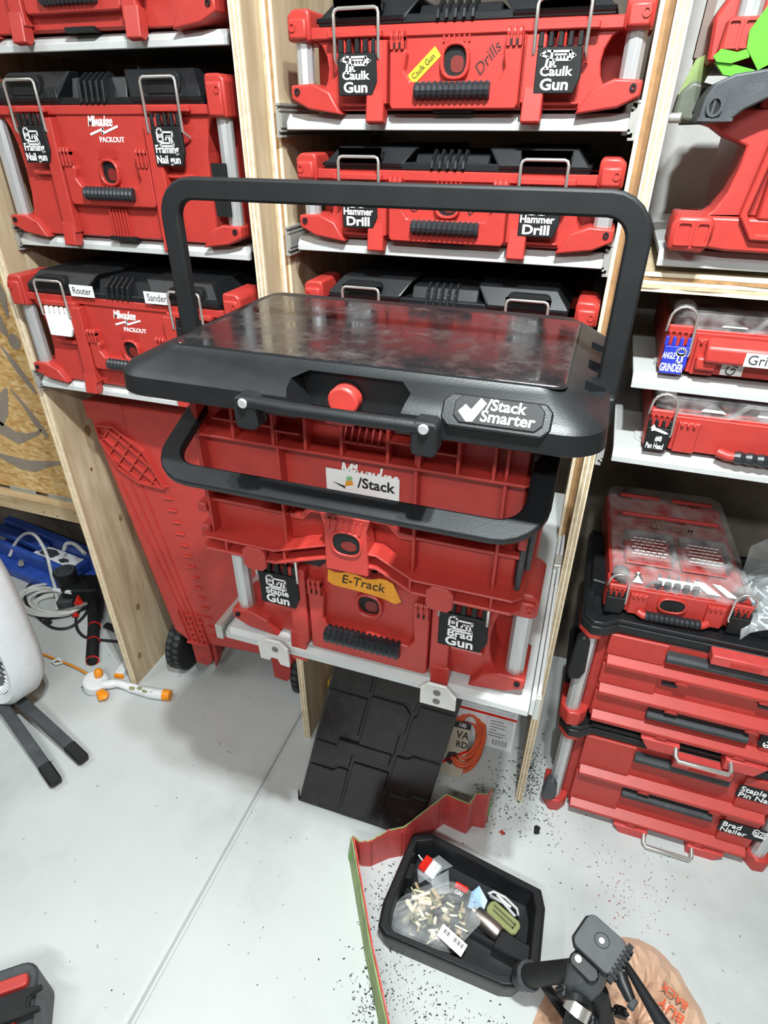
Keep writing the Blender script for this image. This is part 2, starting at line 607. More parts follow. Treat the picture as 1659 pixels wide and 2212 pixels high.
def shelf(label, x0, x1, yf, zt, depth=.52, railx=(None, None), mat=None, lip=.024, cleats=True):
    t = thing('pull_out_shelf', label, 'shelf', ((x0+x1)/2, yf, zt-lip), group='white metal pull-out shelves')
    w = (x1-x0)/2
    mb = MB()
    mb.prism([(.014, lip), (.001, lip*.52), (0, lip*.45), (0, 0), (.010, 0), (.012, lip-.010), (depth, lip-.010), (depth, lip)], 'x', -w, w)
    mb.build('plate', mat or SHELF, t, bevel=.0012)
    if cleats:
        c = MB()
        for cx in (-.75, -.38, 0, .38, .75):
            c.prism(chamf(cx*w-.035, cx*w+.035, .05, .12, .012), 'z', lip, lip+.003)
        c.build('cleats', mat or SHELF, t, bevel=.001)
    for s, rx in ((1, railx[0]), (-1, railx[1])):
        if rx is not None:
            wx = rx-(x0+x1)/2
            m = MB()
            rail(m, wx, s, .0, depth, lip*.6)
            m.build('slide_rail', ZINC, t)
    return t

# ------------------------------------------------------------------ icons (flat print)
def icon_caulk(cx, cz, k):
    m = MB()
    w = .0042*k
    m.strip([(cx-.010*k, cz+.010*k), (cx+.022*k, cz+.010*k), (cx+.022*k, cz-.006*k), (cx-.010*k, cz-.006*k)], w, closed=True)
    m.strip([(cx+.022*k, cz+.008*k), (cx+.030*k, cz+.002*k), (cx+.022*k, cz-.005*k)], w)
    m.strip([(cx-.028*k, cz+.004*k), (cx-.020*k, cz+.011*k), (cx-.010*k, cz+.010*k)], w)
    m.strip([(cx-.028*k, cz+.004*k), (cx-.016*k, cz-.001*k), (cx-.019*k, cz-.022*k), (cx-.011*k, cz-.022*k), (cx-.010*k, cz-.006*k)], w)
    m.strip([(cx-.004*k, cz-.006*k), (cx-.006*k, cz-.018*k), (cx-.001*k, cz-.018*k)], w*.8)
    m.strip([(cx-.004*k, cz+.004*k), (cx+.015*k, cz+.004*k)], w*.8)
    for i in range(4):
        m.strip([(cx+i*.006*k, cz-.004*k), (cx+i*.006*k, cz)], w*.6)
    return m

def icon_nailer(cx, cz, k):
    m = MB()
    w = .0042*k
    m.strip([(cx-.026*k, cz-.010*k), (cx-.026*k, cz+.014*k), (cx-.020*k, cz+.020*k), (cx-.012*k, cz+.020*k), (cx-.008*k, cz+.013*k), (cx-.008*k, cz-.010*k)], w, closed=True)
    m.strip([(cx-.008*k, cz+.012*k), (cx+.026*k, cz+.012*k), (cx+.026*k, cz+.002*k), (cx+.006*k, cz+.002*k), (cx+.002*k, cz-.006*k)], w)
    m.strip([(cx+.012*k, cz+.002*k), (cx+.016*k, cz-.014*k)], w)
    m.strip([(cx+.020*k, cz+.002*k), (cx+.024*k, cz-.014*k)], w)
    m.strip([(cx-.020*k, cz-.014*k), (cx+.026*k, cz-.014*k), (cx+.026*k, cz-.021*k), (cx-.018*k, cz-.021*k)], w, closed=True)
    m.strip([(cx-.021*k, cz+.006*k), (cx-.014*k, cz+.006*k), (cx-.014*k, cz), (cx-.021*k, cz)], w*.7, closed=True)
    return m

def icon_drill(cx, cz, k):
    m = MB()
    w = .0045*k
    m.strip([(cx-.022*k, cz+.018*k), (cx+.012*k, cz+.018*k), (cx+.012*k, cz+.004*k), (cx-.022*k, cz+.004*k)], w, closed=True)
    m.strip([(cx+.012*k, cz+.011*k), (cx+.030*k, cz+.011*k)], w)
    m.strip([(cx-.018*k, cz+.004*k), (cx-.020*k, cz-.018*k), (cx-.008*k, cz-.018*k), (cx-.008*k, cz+.004*k)], w)
    m.strip([(cx+.004*k, cz+.004*k), (cx+.004*k, cz-.018*k), (cx+.014*k, cz-.018*k), (cx+.014*k, cz-.010*k)], w)
    return m

def icon_grinder(cx, cz, k):
    m = MB()
    w = .0045*k
    m.strip(oval(cx, cz+.012*k, .012*k, .009*k, 12, 2), w, closed=True)
    m.strip([(cx-.010*k, cz+.004*k), (cx+.010*k, cz+.004*k)], w*1.6)
    m.strip([(cx-.005*k, cz+.002*k), (cx-.006*k, cz-.018*k)], w)
    m.strip([(cx+.005*k, cz+.002*k), (cx+.006*k, cz-.018*k)], w)
    m.strip([(cx-.006*k, cz-.018*k), (cx+.006*k, cz-.018*k)], w)
    return m

# ------------------------------------------------------------------ small shared parts
def grip(parent, cx, cz, hw, r, y, mat=None, ribs=13, name='grip', horiz=True):
    """black rubber handle grip with raised ribs running round it"""
    pts, rad = [], []
    N = ribs*2
    for i in range(N+1):
        x = -hw+2*hw*i/N
        pts.append((cx+x, y, cz))
        rad.append(r*(1.0 if i % 2 else .80))
    m = MB().tube(pts, rad, 12, flat=(1.05, 1.0))
    return m.build(name, mat or RUB, parent, smooth=.35)

def bail(parent, cx, z0, z1, hw, y0, y1, r=.0027, mat=None, lower=.010):
    """bent wire latch: a U with rounded top corners and feet that turn outwards"""
    zt, zb = z1, z0
    c = min(.007, hw*.4)
    p = [(cx-hw-.002, y0+lower, zb), (cx-hw, y1, zb+.010), (cx-hw, y1-.001, zt-c)]
    p += [(cx-hw+c*(1-math.cos(a)), y1, zt-c+c*math.sin(a)) for a in (PI/4, PI/2)]
    p += [(cx+hw-c*(1-math.cos(a)), y1, zt-c+c*math.sin(a)) for a in (PI/2, PI/4)]
    p += [(cx+hw, y1-.001, zt-c), (cx+hw, y1, zb+.010), (cx+hw+.002, y0+lower, zb)]
    return MB().tube(p, r, 8).build('wire_bail', mat or STEEL, parent, smooth=1.2)

def latch_tag(parent, cx, z0, z1, hw, y, lines, icon=None, mat=None, ink=None, teeth=5, name='latch_tag', label=None):
    """printed latch plate with a comb of teeth along its top edge; lettering sits on the plate"""
    h = z1-z0
    zt = z1-h*.24
    m = MB()
    m.prism([(cx-hw, z0), (cx+hw*.86, z0), (cx+hw*1.12, z0+h*.26), (cx+hw*1.06, zt), (cx-hw, zt)], 'y', y-.004, y+.004)
    for i in range(teeth):
        x = cx-hw*.9+i*(1.8*hw)/(teeth-1)
        tw = hw*1.8/(teeth-1)*.28
        m.prism([(x-tw, zt), (x+tw, zt), (x+tw*.8, z1), (x-tw*.8, z1)], 'y', y-.002, y+.006, )
    o = m.build(name, mat or BLKD, parent, bevel=.0012, label=label)
    if lines:
        t = MB()
        for (s, zz, size, bold, sx, *dx) in lines:
            text(s, None, (cx-hw*.05+(dx[0] if dx else 0), y-.0042, z0+h*zz), size, bold=bold, sx=sx, mb=t)
        t.build('lettering', ink or INK, o)
    if icon:
        fn, zz, k = icon[:3]
        ic = fn(cx-hw*.05+(icon[4] if len(icon) > 4 else 0), z0+h*zz, k)
        kz = icon[3] if len(icon) > 3 else 1
        ic.v = [(a, b_, z0+h*zz+(c-z0-h*zz)*kz) for a, b_, c in ic.v]
        ic.v = [(a, y-.0052+b_, c) for a, b_, c in ic.v]
        ic.build('printed_icon', ink or INK, o)
    return o

def logo(parent, cx, cz, k, y, mat=None):
    t = MB()
    text('Milwaukee', None, (cx, y, cz+.010*k), .019*k, bold=.018, shear=.35, sx=.62, spacing=.86, mb=t)
    t.strip([(cx-.020*k, cz-.006*k), (cx+.004*k, cz+.001*k), (cx+.001*k, cz-.005*k), (cx+.030*k, cz+.004*k)], .003*k, 'y', y-.0004, y)
    text('PACKOUT', None, (cx+.016*k, y, cz-.013*k), .0095*k, bold=.02, sx=1.0, mb=t)
    return t.build('printed_emblem', mat or INK, parent)

# ------------------------------------------------------------------ stackable tool box
def tool_box(label, loc, P, rot=(0, 0, 0)):
    t = thing('tool_box', label, 'tool box', loc, rot)
    W_, h, zl = P.get('w', .28), P['h'], P['zlid']
    d = P.get('d', .46)
    hl = P.get('lidh', h)
    ch = P.get('cap', .042)
    tz0, tz1 = P['tag']
    hz0, hz1 = P['hinge']
    pb, gz, oz = P['pb'], P['grip'], P['oval']
    tx = P.get('tx', .158)
    mb = MB()
    xe = W_-.062
    # body front plate with a D shaped cut towards each corner post
    zt_, zb_ = zl-.012, .020
    arc = []
    for i in range(9):
        a = -PI/2+PI*i/8
        arc.append((W_-.030-.034*math.cos(a), (zt_+zb_)/2+((zt_-zb_)/2)*math.sin(a)))
    poly = [(-xe+.01, 0.004), (xe-.01, .004), (W_-.03, .016)]+arc+[(W_-.024, zl)]
    poly = poly+[(-x, z) for x, z in reversed(poly[2:])]
    mb.prism(poly[1:]+poly[:1], 'y', .020, .085)
    mb.box(-W_+.02, W_-.02, .08, d, .004, zl)
    mb.box(-W_+.034, W_-.034, .012, .09, zl-.016, zl)            # rim under the lid
    for s in (-1, 1):                                             # uprights with wedge feet
        xa, xb = sorted((s*.108, s*.138))
        mb.prism([(-.004, .012), (.030, .012), (.030, zl-.02), (-.001, zl-.02)], 'x', xa, xb)
        mb.prism([(-.010, -.012-P.get('drop', 0)), (.006, -.016-P.get('drop', 0)), (.017, -.006), (.017, .03), (-.004, .034)], 'x', min(s*.112, s*.142), max(s*.112, s*.142))
        xa, xb = sorted((s*.138, s*(tx+.036)))
        mb.box(xa, xb, .008, .03, max(.010, tz0-.022), max(.014, tz0-.014))  # pocket sill
        xa, xb = sorted((s*.118, s*(tx+.052)))
        mb.box(xa, xb, .0, .03, tz1+.002, tz1+.012)
        for i in range(6):
            x = s*tx-.024+i*.0098
            mb.box(x-.0018, x+.0018, .004, .022, tz1-.018, tz1+.004)
    mb.box(-.108, .108, .016, .03, .006, zl)
    mb.build('body', P.get('mat', RED), t, bevel=.002)
    # corners and posts
    for s in (-1, 1):
        m = MB()
        x0, x1 = sorted((s*(W_-.040), s*W_))
        ct = h-.010
        prof = [(x0, ct-ch), (x1, ct-ch), (x1, ct-.008), (x1-.010 if s > 0 else x1-.002, ct), (x0+.010 if s < 0 else x0+.002, ct), (x0, ct-.008)]
        m.prism(prof, 'y', .004, .10)
        m.prism([(x0+.004, ct-ch+.002), (x1-.004, ct-ch+.002), (x1-.004, ct-.012), (x0+.004, ct-.012)], 'y', -.002, .006)
        o = m.build('corner_cap', P.get('mat', RED), t, bevel=.004, seg=2)
        MB().ring(oval(s*(W_-.012), ct-.024, .0058, .0066, 14, 2), oval(s*(W_-.012), ct-.024, .0034, .0040, 14, 2), 'y', -.004, 0).build('screw_boss', RED, o)
        m = MB()
        prof = [(x0-(.02 if s > 0 else 0), .012), (x1+(.02 if s < 0 else 0), .012), (x1, .022), (x1, .042), (x0, .042)]
        if s > 0:
            prof = [(x0-.05, -.002), (x0+.01, .006), (x1, .020), (x1, .040), (x0, .042), (x0-.03, .03)]
        else:
            prof = [(x1+.05, -.002), (x1+.03, .03), (x1, .042), (x0, .040), (x0, .020), (x1-.01, .006)]
        m.prism(prof, 'y', .004, .09)
        o = m.build('corner_foot', P.get('mat', RED), t, bevel=.003, seg=2)
        MB().ring(oval(s*(W_-.012), .031, .0048, .005, 12, 2), oval(s*(W_-.012), .031, .0022, .0024, 12, 2), 'y', .001, .005).build('screw', BLKD, o)
        MB().tube([(s*(W_-.020), .026, .036), (s*(W_-.020), .026, ct-.036)], .0150, 10).build('corner_post', ALU, t)
    # lid
    m = MB()
    lw = W_-.052
    m.box(-lw, lw, .012, d, zl, zl+.012)
    prof = [(.010, zl+.004), (.006, zl+.012), (.008, hl-.026), (.030, hl), (d-.01, hl), (d, hl-.02), (d, zl)]
    for s in (-1, 1):
        xa, xb = s*.062, s*lw
        m2 = MB()
        m2.prism(prof, 'x', min(xa, xb), max(xa, xb))
        # slanted inner end beside the vents
        v = []
        for x, y, z in m2.v:
            if abs(x-xa) < 1e-6 and z < hl-.020 and y < .1:
                x = xa+s*.022
            if abs(abs(x)-lw) < 1e-6 and z > hl-.022:
                x = s*(lw-.024)
            v.append((x, y, z))
        m.add(v, m2.f)
    m.prism([(.018, zl), (.024, zl+.012), (.034, hl-.010), (d, hl-.010), (d, zl)], 'x', -.064, .064)
    m.build('lid', BLK, t, bevel=.002)
    m = MB()
    for i in range(5):
        x = -.030+i*.0135
        m.prism([(.006, zl+.004), (.010, hl-.018), (.036, hl-.002), (.05, hl-.006), (.05, zl+.004)], 'x', x-.0026, x+.0026)
    m.build('lid_ribs', BLK, t, bevel=.0008)
    for s in (-1, 1):
        m = MB()
        m.prism(rrect(s*tx-.040, s*tx+.040, zl+.016, hl-.006, .012, 4), 'y', .004, .030)
        m.build('recess_shade_pad', BLKD, t, bevel=.001)  # dark pad stands in for the shade of a latch recess
    # carry handle panel
    m = MB()
    ph = .104
    yk = .004
    poly = [(-ph, pb+.006), (-ph+.004, pb), (ph-.004, pb), (ph, pb+.006), (ph, hz1), (ph-.024, hz1), (ph-.024, hz0), (ph-.028, hz0-.006), (ph-.024, gz+.026), (ph-.034, gz+.012), (-ph+.034, gz+.012), (-ph+.024, gz+.026), (-ph+.028, hz0-.006), (-ph+.024, hz0), (-ph+.024, hz1), (-ph, hz1)]
    m.prism(poly, 'y', yk-.004, yk+.014)
    hd = m.build('carry_handle', P.get('mat', RED), t, bevel=.002)
    grip(hd, P.get('gx', 0), gz, P.get('ghw', .060), P.get('gr', .0130), yk-.006)
    k = MB()
    for s in (-1, 1):
        for i in range(3):
            k.disc((yk-.002, hz1-.004), .0075, 'x', s*(ph-.013)+(i-1)*.0088-.0026, s*(ph-.013)+(i-1)*.0088+.0026, 12)
            k.box(s*(ph-.013)+(i-1)*.0088-.0026, s*(ph-.013)+(i-1)*.0088+.0026, yk-.008, yk+.01, hz0-.002, hz1-.004)
    k.build('hinge_knuckles', P.get('mat', RED), hd, bevel=.0008)
    k = MB()
    for s in (-1, 1):
        k.box(s*(ph-.013)-.012, s*(ph-.013)+.012, yk-.0045, yk-.0038, hz0-.001, hz0+.007)
    k.build('hinge_slot', BLKD, hd)
    # oval finger hole: red collar round a dark disc painted as its shade
    k = MB()
    ox = P.get('ox', 0.0)
    k.ring(oval(ox, oz, .0235, .0245), oval(ox, oz, .0180, .0195), 'y', .006, .02)
    k.build('oval_collar', P.get('mat', RED), t, bevel=.0015)
    k = MB()
    k.prism(oval(ox, oz, .0182, .0197), 'y', .0135, .0150)
    k.build('oval_shade_disc', BLKD, t)
    MB().prism(oval(ox+.003, oz-.004, .0105, .011), 'y', .0128, .0137).build('inner_knob', plastic('dark_red_plastic', (.16, .014, .010), .5, .1) if 'dark_red_plastic' not in bpy.data.materials else bpy.data.materials['dark_red_plastic'], t)
    m = MB()
    for i in range(6):
        x = -.020+i*.008
        m.box(x-.0012, x+.0012, .013, .018, oz+.024, hz1+.002)
        if pb > .03:
            m.box(x-.0016, x+.0016, .009, .018, .008, pb-.006)
    m.build('moulded_ribs', P.get('mat', RED), t)
    if pb > .03:
        pass
    MB().box(-.032, .032, .008, .05, .001, .009).build('base_lock', BLKD, t)
    # latches
    for s, spec in ((-1, P.get('tagL')), (1, P.get('tagR'))):
        if spec:
            hw = spec.get('hw', .031)
            latch_tag(t, s*tx, tz0, tz1, hw, -.002, spec.get('lines'), spec.get('icon'), spec.get('mat'), spec.get('ink'), label=spec.get('label'))
        bail(t, s*tx, (tz0+tz1)/2+.004, h-.014 if not P.get('bailtop') else P['bailtop'], .037, .004, -.004)
    if P.get('logo'):
        logo(t, -.004, P['logo'], P.get('logok', 1.32), .0155)
    return t
caulk = dict(lines=[('Caulk', .36, .0158, .026, 1.25), ('Gun', .143, .0195, .028, 1.25)], icon=(icon_caulk, .60, .82, .78), label='black latch tag printed Caulk Gun in white')
hammer = dict(lines=[('Hammer', .36, .0160, .026, .98), ('Drill', .143, .0200, .030, 1.28)], icon=(icon_drill, .60, .70, .8), label='black latch tag printed Hammer Drill in white')
framing = dict(lines=[('Framing', .32, .0185, .020, .86), ('Nail gun', .118, .0185, .020, .86)], icon=(icon_nailer, .555, .64, 1.05), label='black latch tag printed Framing Nail gun in white')
REG = dict(w=.281, h=.150, zlid=.116, tag=(.024, .098), hinge=(.085, .104), oval=.068, grip=.030, pb=.005)
LRG = dict(w=.288, h=.295, zlid=.240, tag=(.142, .226), hinge=(.139, .167), oval=.127, grip=.090, pb=.067, logo=.200, cap=.066)
XC = -.272
# centre bay
shelf('white metal pull-out shelf holding the caulk gun box', -.574, 0.000, 1.15, 1.668, railx=(-.594, .012))
shelf('white metal pull-out shelf holding the hammer drill box', -.568, 0.000, 1.15, 1.470, railx=(-.594, .012))
shelf('white metal pull-out shelf under the latched black-lidded box behind the clear-topped lid', -.572, 0.000, 1.15, 1.262, railx=(-.594, .012))
c1 = tool_box('red tool box on the top centre shelf with caulk gun tags and a yellow sticker', (XC, 1.13, 1.668), dict(REG, tagL=caulk, tagR=caulk))
y_ = MB().prism([(-.030, -.008), (.030, -.008), (.030, .008), (-.030, .008)], 'y', -.0006, 0)
Mx = Matrix.Translation((-.052, .0155, .062)) @ Matrix.Rotation(-math.radians(40), 4, 'Y')
y_.xf(Mx)
ys = y_.build('sticker', YEL, c1, label='yellow sticker printed Caulk Gun')
text('Caulk Gun', ys, (-.052, .0148, .062), .0115, INKB, bold=.004, sx=.9, rot=math.radians(40))
text('Drills', c1, (.050, .0155, .070), .022, MARK, bold=-.004, shear=.2, rot=math.radians(48), name='marker_writing')
c2 = tool_box('red tool box with hammer drill tags, partly behind the tall black handle', (XC, 1.13, 1.470), dict(REG, tagL=hammer, tagR=hammer))
text('Dr', c2, (.044, .0155, .062), .024, MARK, bold=-.004, shear=.2, rot=math.radians(35), name='marker_writing')
text('G', c2, (-.062, .0155, .058), .020, MARK, bold=-.004, rot=math.radians(20), name='marker_writing')
c3 = tool_box('red tool box with broad black lid and bright wire latches, low behind the smoked window', (XC, 1.13, 1.262), dict(REG, h=.142, zlid=.100, tag=(.015, .07), hinge=(.070, .09), oval=.055, grip=.026, tagL=hammer, tagR=hammer))
# left bay
shelf('white metal pull-out shelf at the top left corner', -1.262, -.676, 1.15, 1.791, railx=(None, -.640))
shelf('white metal pull-out shelf under the framing nail gun box', -1.266, -.678, 1.15, 1.443, railx=(-1.280, -.640))
shelf('white metal pull-out shelf under the router and sander box', -1.262, -.664, 1.085, 1.128, railx=(-1.280, None))
l1 = tool_box('red tool box cut off by the top left edge of the picture', (-.970, 1.13, 1.791), dict(LRG, tagL=None, tagR=None, logo=None, grip=.050, oval=.09, pb=.028, hinge=(.110, .14)))
MB().prism([(.132, .050), (.162, .050), (.166, .058), (.164, .11), (.130, .11), (.128, .056)], 'y', -.008, -.003).build('grey_latch_tab', plastic('taupe_plastic', (.17, .12, .09), .5), l1, bevel=.001, label='taupe latch tab')
l2 = tool_box('tall red tool box with framing nail gun tags in the left bay', (-.970, 1.13, 1.443), dict(LRG, tagL=framing, tagR=framing))
blk = MB().box(.243, .275, -.0005, .003, .058, .148).build('post_band', BLKD, l2, label='black band wrapped round the right post')
l3 = tool_box('tall red tool box labelled Router and Sander on the lowest left shelf', (-.962, 1.07, 1.128), dict(LRG, w=.296, h=.252, zlid=.205, tag=(.118, .182), hinge=(.112, .136), oval=.098, grip=.066, pb=.048, logo=.160, tx=.172,
     tagL=dict(mat=PAPER, lines=None, label='blank white latch tag'), tagR=dict(lines=[('Router', .3, .018, .02, .8)], label='black latch tag behind the tall handle')))
for sx_, word in ((-.092, 'Router'), (.100, 'Sander')):
    p = MB().box(sx_-.031, sx_+.031, .0042, .0052, .208, .232).build('paper_label', PAPER, l3, label='white paper label printed '+word)
    text(word, p, (sx_, .0040, .220), .0205, CHAR, bold=-.004, sx=.85)

# ------------------------------------------------------------------ pulled-out drawer with box, crate and lidded top
DY = .69
DZ = .876
t = thing('pull_out_shelf', 'grey-white shelf plate pulled far out below the red E-Track box', 'shelf', (-.262, DY-.012, DZ-.022), group='white metal pull-out shelves')
m = MB()
m.prism([(.010, .022), (0, .016), (0, .003), (.003, 0), (.012, 0), (.014, .014), (.70, .014), (.70, .022)], 'x', -.273, .275)
m.build('plate', SHELF, t, bevel=.001)
m = MB()
for x in (-.165, .132):
    m.prism([(x-.028, -.006), (x-.010, -.006), (x-.006, .002), (x+.006, .002), (x+.010, -.010), (x+.028, -.012), (x+.028, .030), (x+.014, .044), (x-.014, .044), (x-.030, .030)] if x < 0 else [(x-.030, -.010), (x+.030, -.010), (x+.030, .018), (x+.012, .040), (x-.018, .040), (x-.030, .026)], 'y', -.018, -.012)
ho = m.build('locking_clip', CLIPG, t, bevel=.001)
m = MB()
for (x, z) in ((-.161, .026), (.130, .024), (.130, .004)):
    m.disc((x, z), .0062, 'y', -.0186, -.0175, 16)
m.build('clip_hole', plastic('dark_hole', (.10, .09, .08), .8), ho)
m = MB()
m.box(.276, .283, .010, .50, -.004, .034)
m.box(.284, .290, .02, .72, .002, .038)
m.box(.284, .290, .30, .90, .0, .040)
m.build('slide_rail', SHELF, t, bevel=.001)
m = MB()
for k in range(7):
    m.box(.2835, .2905, .03+k*.09, .042+k*.09, .012, .024)
m.box(.283, .292, .012, .022, -.014, .036)
m.box(.276, .29, .36, .40, .03, .046)
m.build('slide_hardware', ZINC, t, bevel=.0008)
m = MB()
m.box(-.289, -.276, -.006, .72, .002, .034)
m.build('slide_rail', ZINC, t, bevel=.001)
MB().box(-.034, .040, .001, .006, .001, .016).build('plate_notch', BLKD, t)

staple = dict(hw=.034, lines=[('Staple', .33, .0180, .024, .98), ('Gun', .14, .0235, .028, 1.08)], icon=(icon_nailer, .565, .66, .95), label='black latch tag printed Staple Gun')
brad = dict(hw=.036, lines=[('Brad', .335, .0195, .026, 1.1), ('Gun', .14, .0240, .028, 1.08)], icon=(icon_nailer, .57, .68, .95), label='black latch tag printed Brad Gun')
db = tool_box('red tool box on the pulled-out drawer with orange E-Track tape', (-.262, DY, DZ), dict(w=.262, h=.222, zlid=.188, lidh=.203, drop=.018, gr=.0165, ghw=.066, gx=-.008, d=.36, tag=(.086, .174), hinge=(.126, .152), oval=.117, grip=.046, pb=.002, tx=.156, tagL=staple, tagR=brad))
m = MB()
n = 10
top = [(-.064+.108*i/n, .184-.004*math.sin(i*1.3)) for i in range(n+1)]
bot = [(.058, .150), (.048, .143), (.032, .148), (.01, .151), (-.02, .153), (-.055, .154), (-.066, .160)]
m.prism(top+bot, 'y', -.0015, -.0005)
tp = m.build('tape_strip', ORT, db, label='orange tape lettered E-Track')
text('E-Track', tp, (-.006, -.0018, .170), .024, INKB, bold=.0, shear=.15, sx=.95, rot=-.03, name='marker_writing')

# crate
t = thing('crate', 'red ribbed plastic crate with folded black handle, under the clear-topped lid', 'crate', (-.276, .66, 1.085))
H_ = .250
m = MB()
m.box(-.236, .236, .022, .34, .010, .284)
m.build('shell', RED, t, bevel=.003)
m = MB()
ribx = (-.232, -.1045, .095, .210)
for x in ribx:
    m.box(x-.0022, x+.0022, .002, .03, .012, H_)
m.box(-.240, -.100, .008, .03, .078, .083)
m.box(.095, .240, .006, .03, .080, .085)
m.build('face_ribs', RED, t, bevel=.0008)
# top flange with pockets
m = MB()
m.prism(chamf(-.254, .252, -.004, .05, .018), 'z', .194, .198)
m.box(-.248, .246, -.004, .03, H_-.004, H_)
m.build('top_flange', RED, t, bevel=.001)
m = MB()
for x in (-.225, -.168, -.106, -.058, -.006, .058, .100, .15, .195):
    m.prism([(-.004, .198), (-.002, H_-.004), (.03, H_-.004), (.03, .196)], 'x', x-.0022, x+.0022)
for (xa, xb, z) in ((-.200, -.106, .222), (-.106, -.066, .217), (-.006, .058, .217), (.10, .150, .221), (.06, .095, .226)):
    m.box(xa, xb, -.002, .03, z, z+.004)
m.build('flange_ribs', RED, t, bevel=.0008)
m = MB()
for i in range(7):
    x = -.002+i*.0095
    m.prism([(-.003, .219), (.012, .244), (.022, .244), (.022, .219)], 'x', x-.0012, x+.0012)
m.build('thumb_ribs', PINK, t)
# bottom flange, dipping towards the middle
def low(x):
    if x < -.12:
        return 0
    if x < -.035:
        return .030*(x+.12)/.085
    if x < .045:
        return .030
    if x < .10:
        return .030*(1-(x-.045)/.055)
    return 0
for nm, z0_, z1_ in (('bottom_flange', -.004, .001), ('bottom_flange', .019, .023)):
    m = MB()
    xs = [-.252, -.24, -.12, -.035, .045, .10, .24, .252]
    v, f = [], []
    for x in xs:
        e = .012 if abs(x) > .245 else 0
        yy = -.012+e
        v += [(x, yy, low(x)+z0_), (x, .05, low(x)+z0_), (x, .05, low(x)+z1_), (x, yy, low(x)+z1_)]
    for i in range(len(xs)-1):
        a = 4*i
        for q in range(4):
            f.append((a+q, a+(q+1) % 4, a+4+(q+1) % 4, a+4+q))
    f += [(0, 1, 2, 3), (4*len(xs)-1, 4*len(xs)-2, 4*len(xs)-3, 4*len(xs)-4)]
    m.add(v, f)
    m.build(nm, RED, t, bevel=.001)
m = MB()
for x in (-.205, -.104, .095, .212):
    m.box(x-.002, x+.002, -.010, .03, -.002, .022)
for x in (-.155, .14):
    m.prism(chamf(x-.020, x+.020, -.022, .020, .008), 'y', -.014, -.006)
m.build('flange_tabs', RED, t, bevel=.001)
# keystone with slots and oval opening
m = MB()
m.prism([(-.095, .086), (-.078, .086), (-.062, .104), (-.025, .106), (-.02, .102), (.03, .103), (.035, .106), (.06, .105), (.075, .090), (.095, .088), (.095, .078), (.072, .078), (.056, .096), (-.060, .094), (-.074, .078), (-.095, .078)], 'y', .004, .03)
m.build('keystone_ridge', RED, t, bevel=.001)
m = MB()
m.prism([(-.032, .014), (.034, .014), (.032, .090), (.038, .112), (-.038, .112), (-.032, .090)], 'y', -.016, .03)
ks = m.build('keystone', RED, t, bevel=.0015)
m = MB()
for i in range(6):
    x = -.024+i*.0095
    m.prism([(x-.0028, .086), (x+.0008, .086), (x+.0040, .106), (x, .106)], 'y', -.0185, -.014)
m.build('keystone_ribs', RED, ks)
m = MB()
m.ring(oval(.002, .066, .0245, .0215), oval(.002, .066, .0205, .018), 'y', -.0185, -.010)
m.build('oval_collar', RED, ks, bevel=.001)
m = MB()
m.prism(oval(.002, .066, .0206, .0181), 'y', -.0168, -.0158)  # flat dark disc, shade of the hole painted inside the collar
m.build('oval_shade_disc', BLKD, ks)
MB().prism(oval(.006, .063, .012, .008, 16, 2), 'y', -.0175, -.0167).build('inner_knob', bpy.data.materials['dark_red_plastic'], ks)
# sticker, printed over an older emblem
m = MB()
text('Milwaukee', None, (.022, .0215, .159), .042, bold=.02, shear=.3, sx=.56, spacing=.84, mb=m)
m.build('printed_emblem', PAPER, t)
p = MB().box(-.040, .068, .0195, .0212, .128, .163).build('sticker', PAPER, t, label='white sticker lettered Stack with a small coloured emblem')
text('/Stack', p, (.034, .0193, .1475), .022, INKB, bold=.02, sx=1.0)
MB().prism([(-.012, .139), (.001, .143), (-.001, .150), (-.010, .147)], 'y', .0188, .0194).build('orange_patch', ORT, p)
MB().prism([(-.010, .148), (0, .151), (-.001, .156), (-.008, .155)], 'y', .0188, .0194).build('green_patch', plastic('pale_green_print', (.22, .48, .24), .6), p)
MB().prism([(-.030, .143), (-.012, .139), (-.011, .135)], 'y', .0188, .0194).build('dark_patch', INKB, p)
# dark side panel on the right with a moulded fold
m = MB()
m.prism([(.012, .0), (.33, .0), (.33, .235), (.012, .235)], 'x', .238, .246)
m.prism([(.05, .03), (.30, .05), (.30, .16), (.12, .20), (.05, .14)], 'x', .246, .254)
m.build('side_panel', CHAR, t, bevel=.003)
m = MB()
m.prism([(.012, .0), (.33, .0), (.33, .235), (.012, .235)], 'x', -.246, -.238)
m.build('side_panel', RED, t, bevel=.003)
m = MB()
m.box(-.252, -.236, -.002, .05, .06, .076)
m.prism([(-.256, .010), (-.236, .010), (-.236, .036), (-.252, .036)], 'y', -.002, .05)
m.box(.236, .247, -.002, .04, .10, .118)
m.build('side_lugs', RED2, t, bevel=.002)
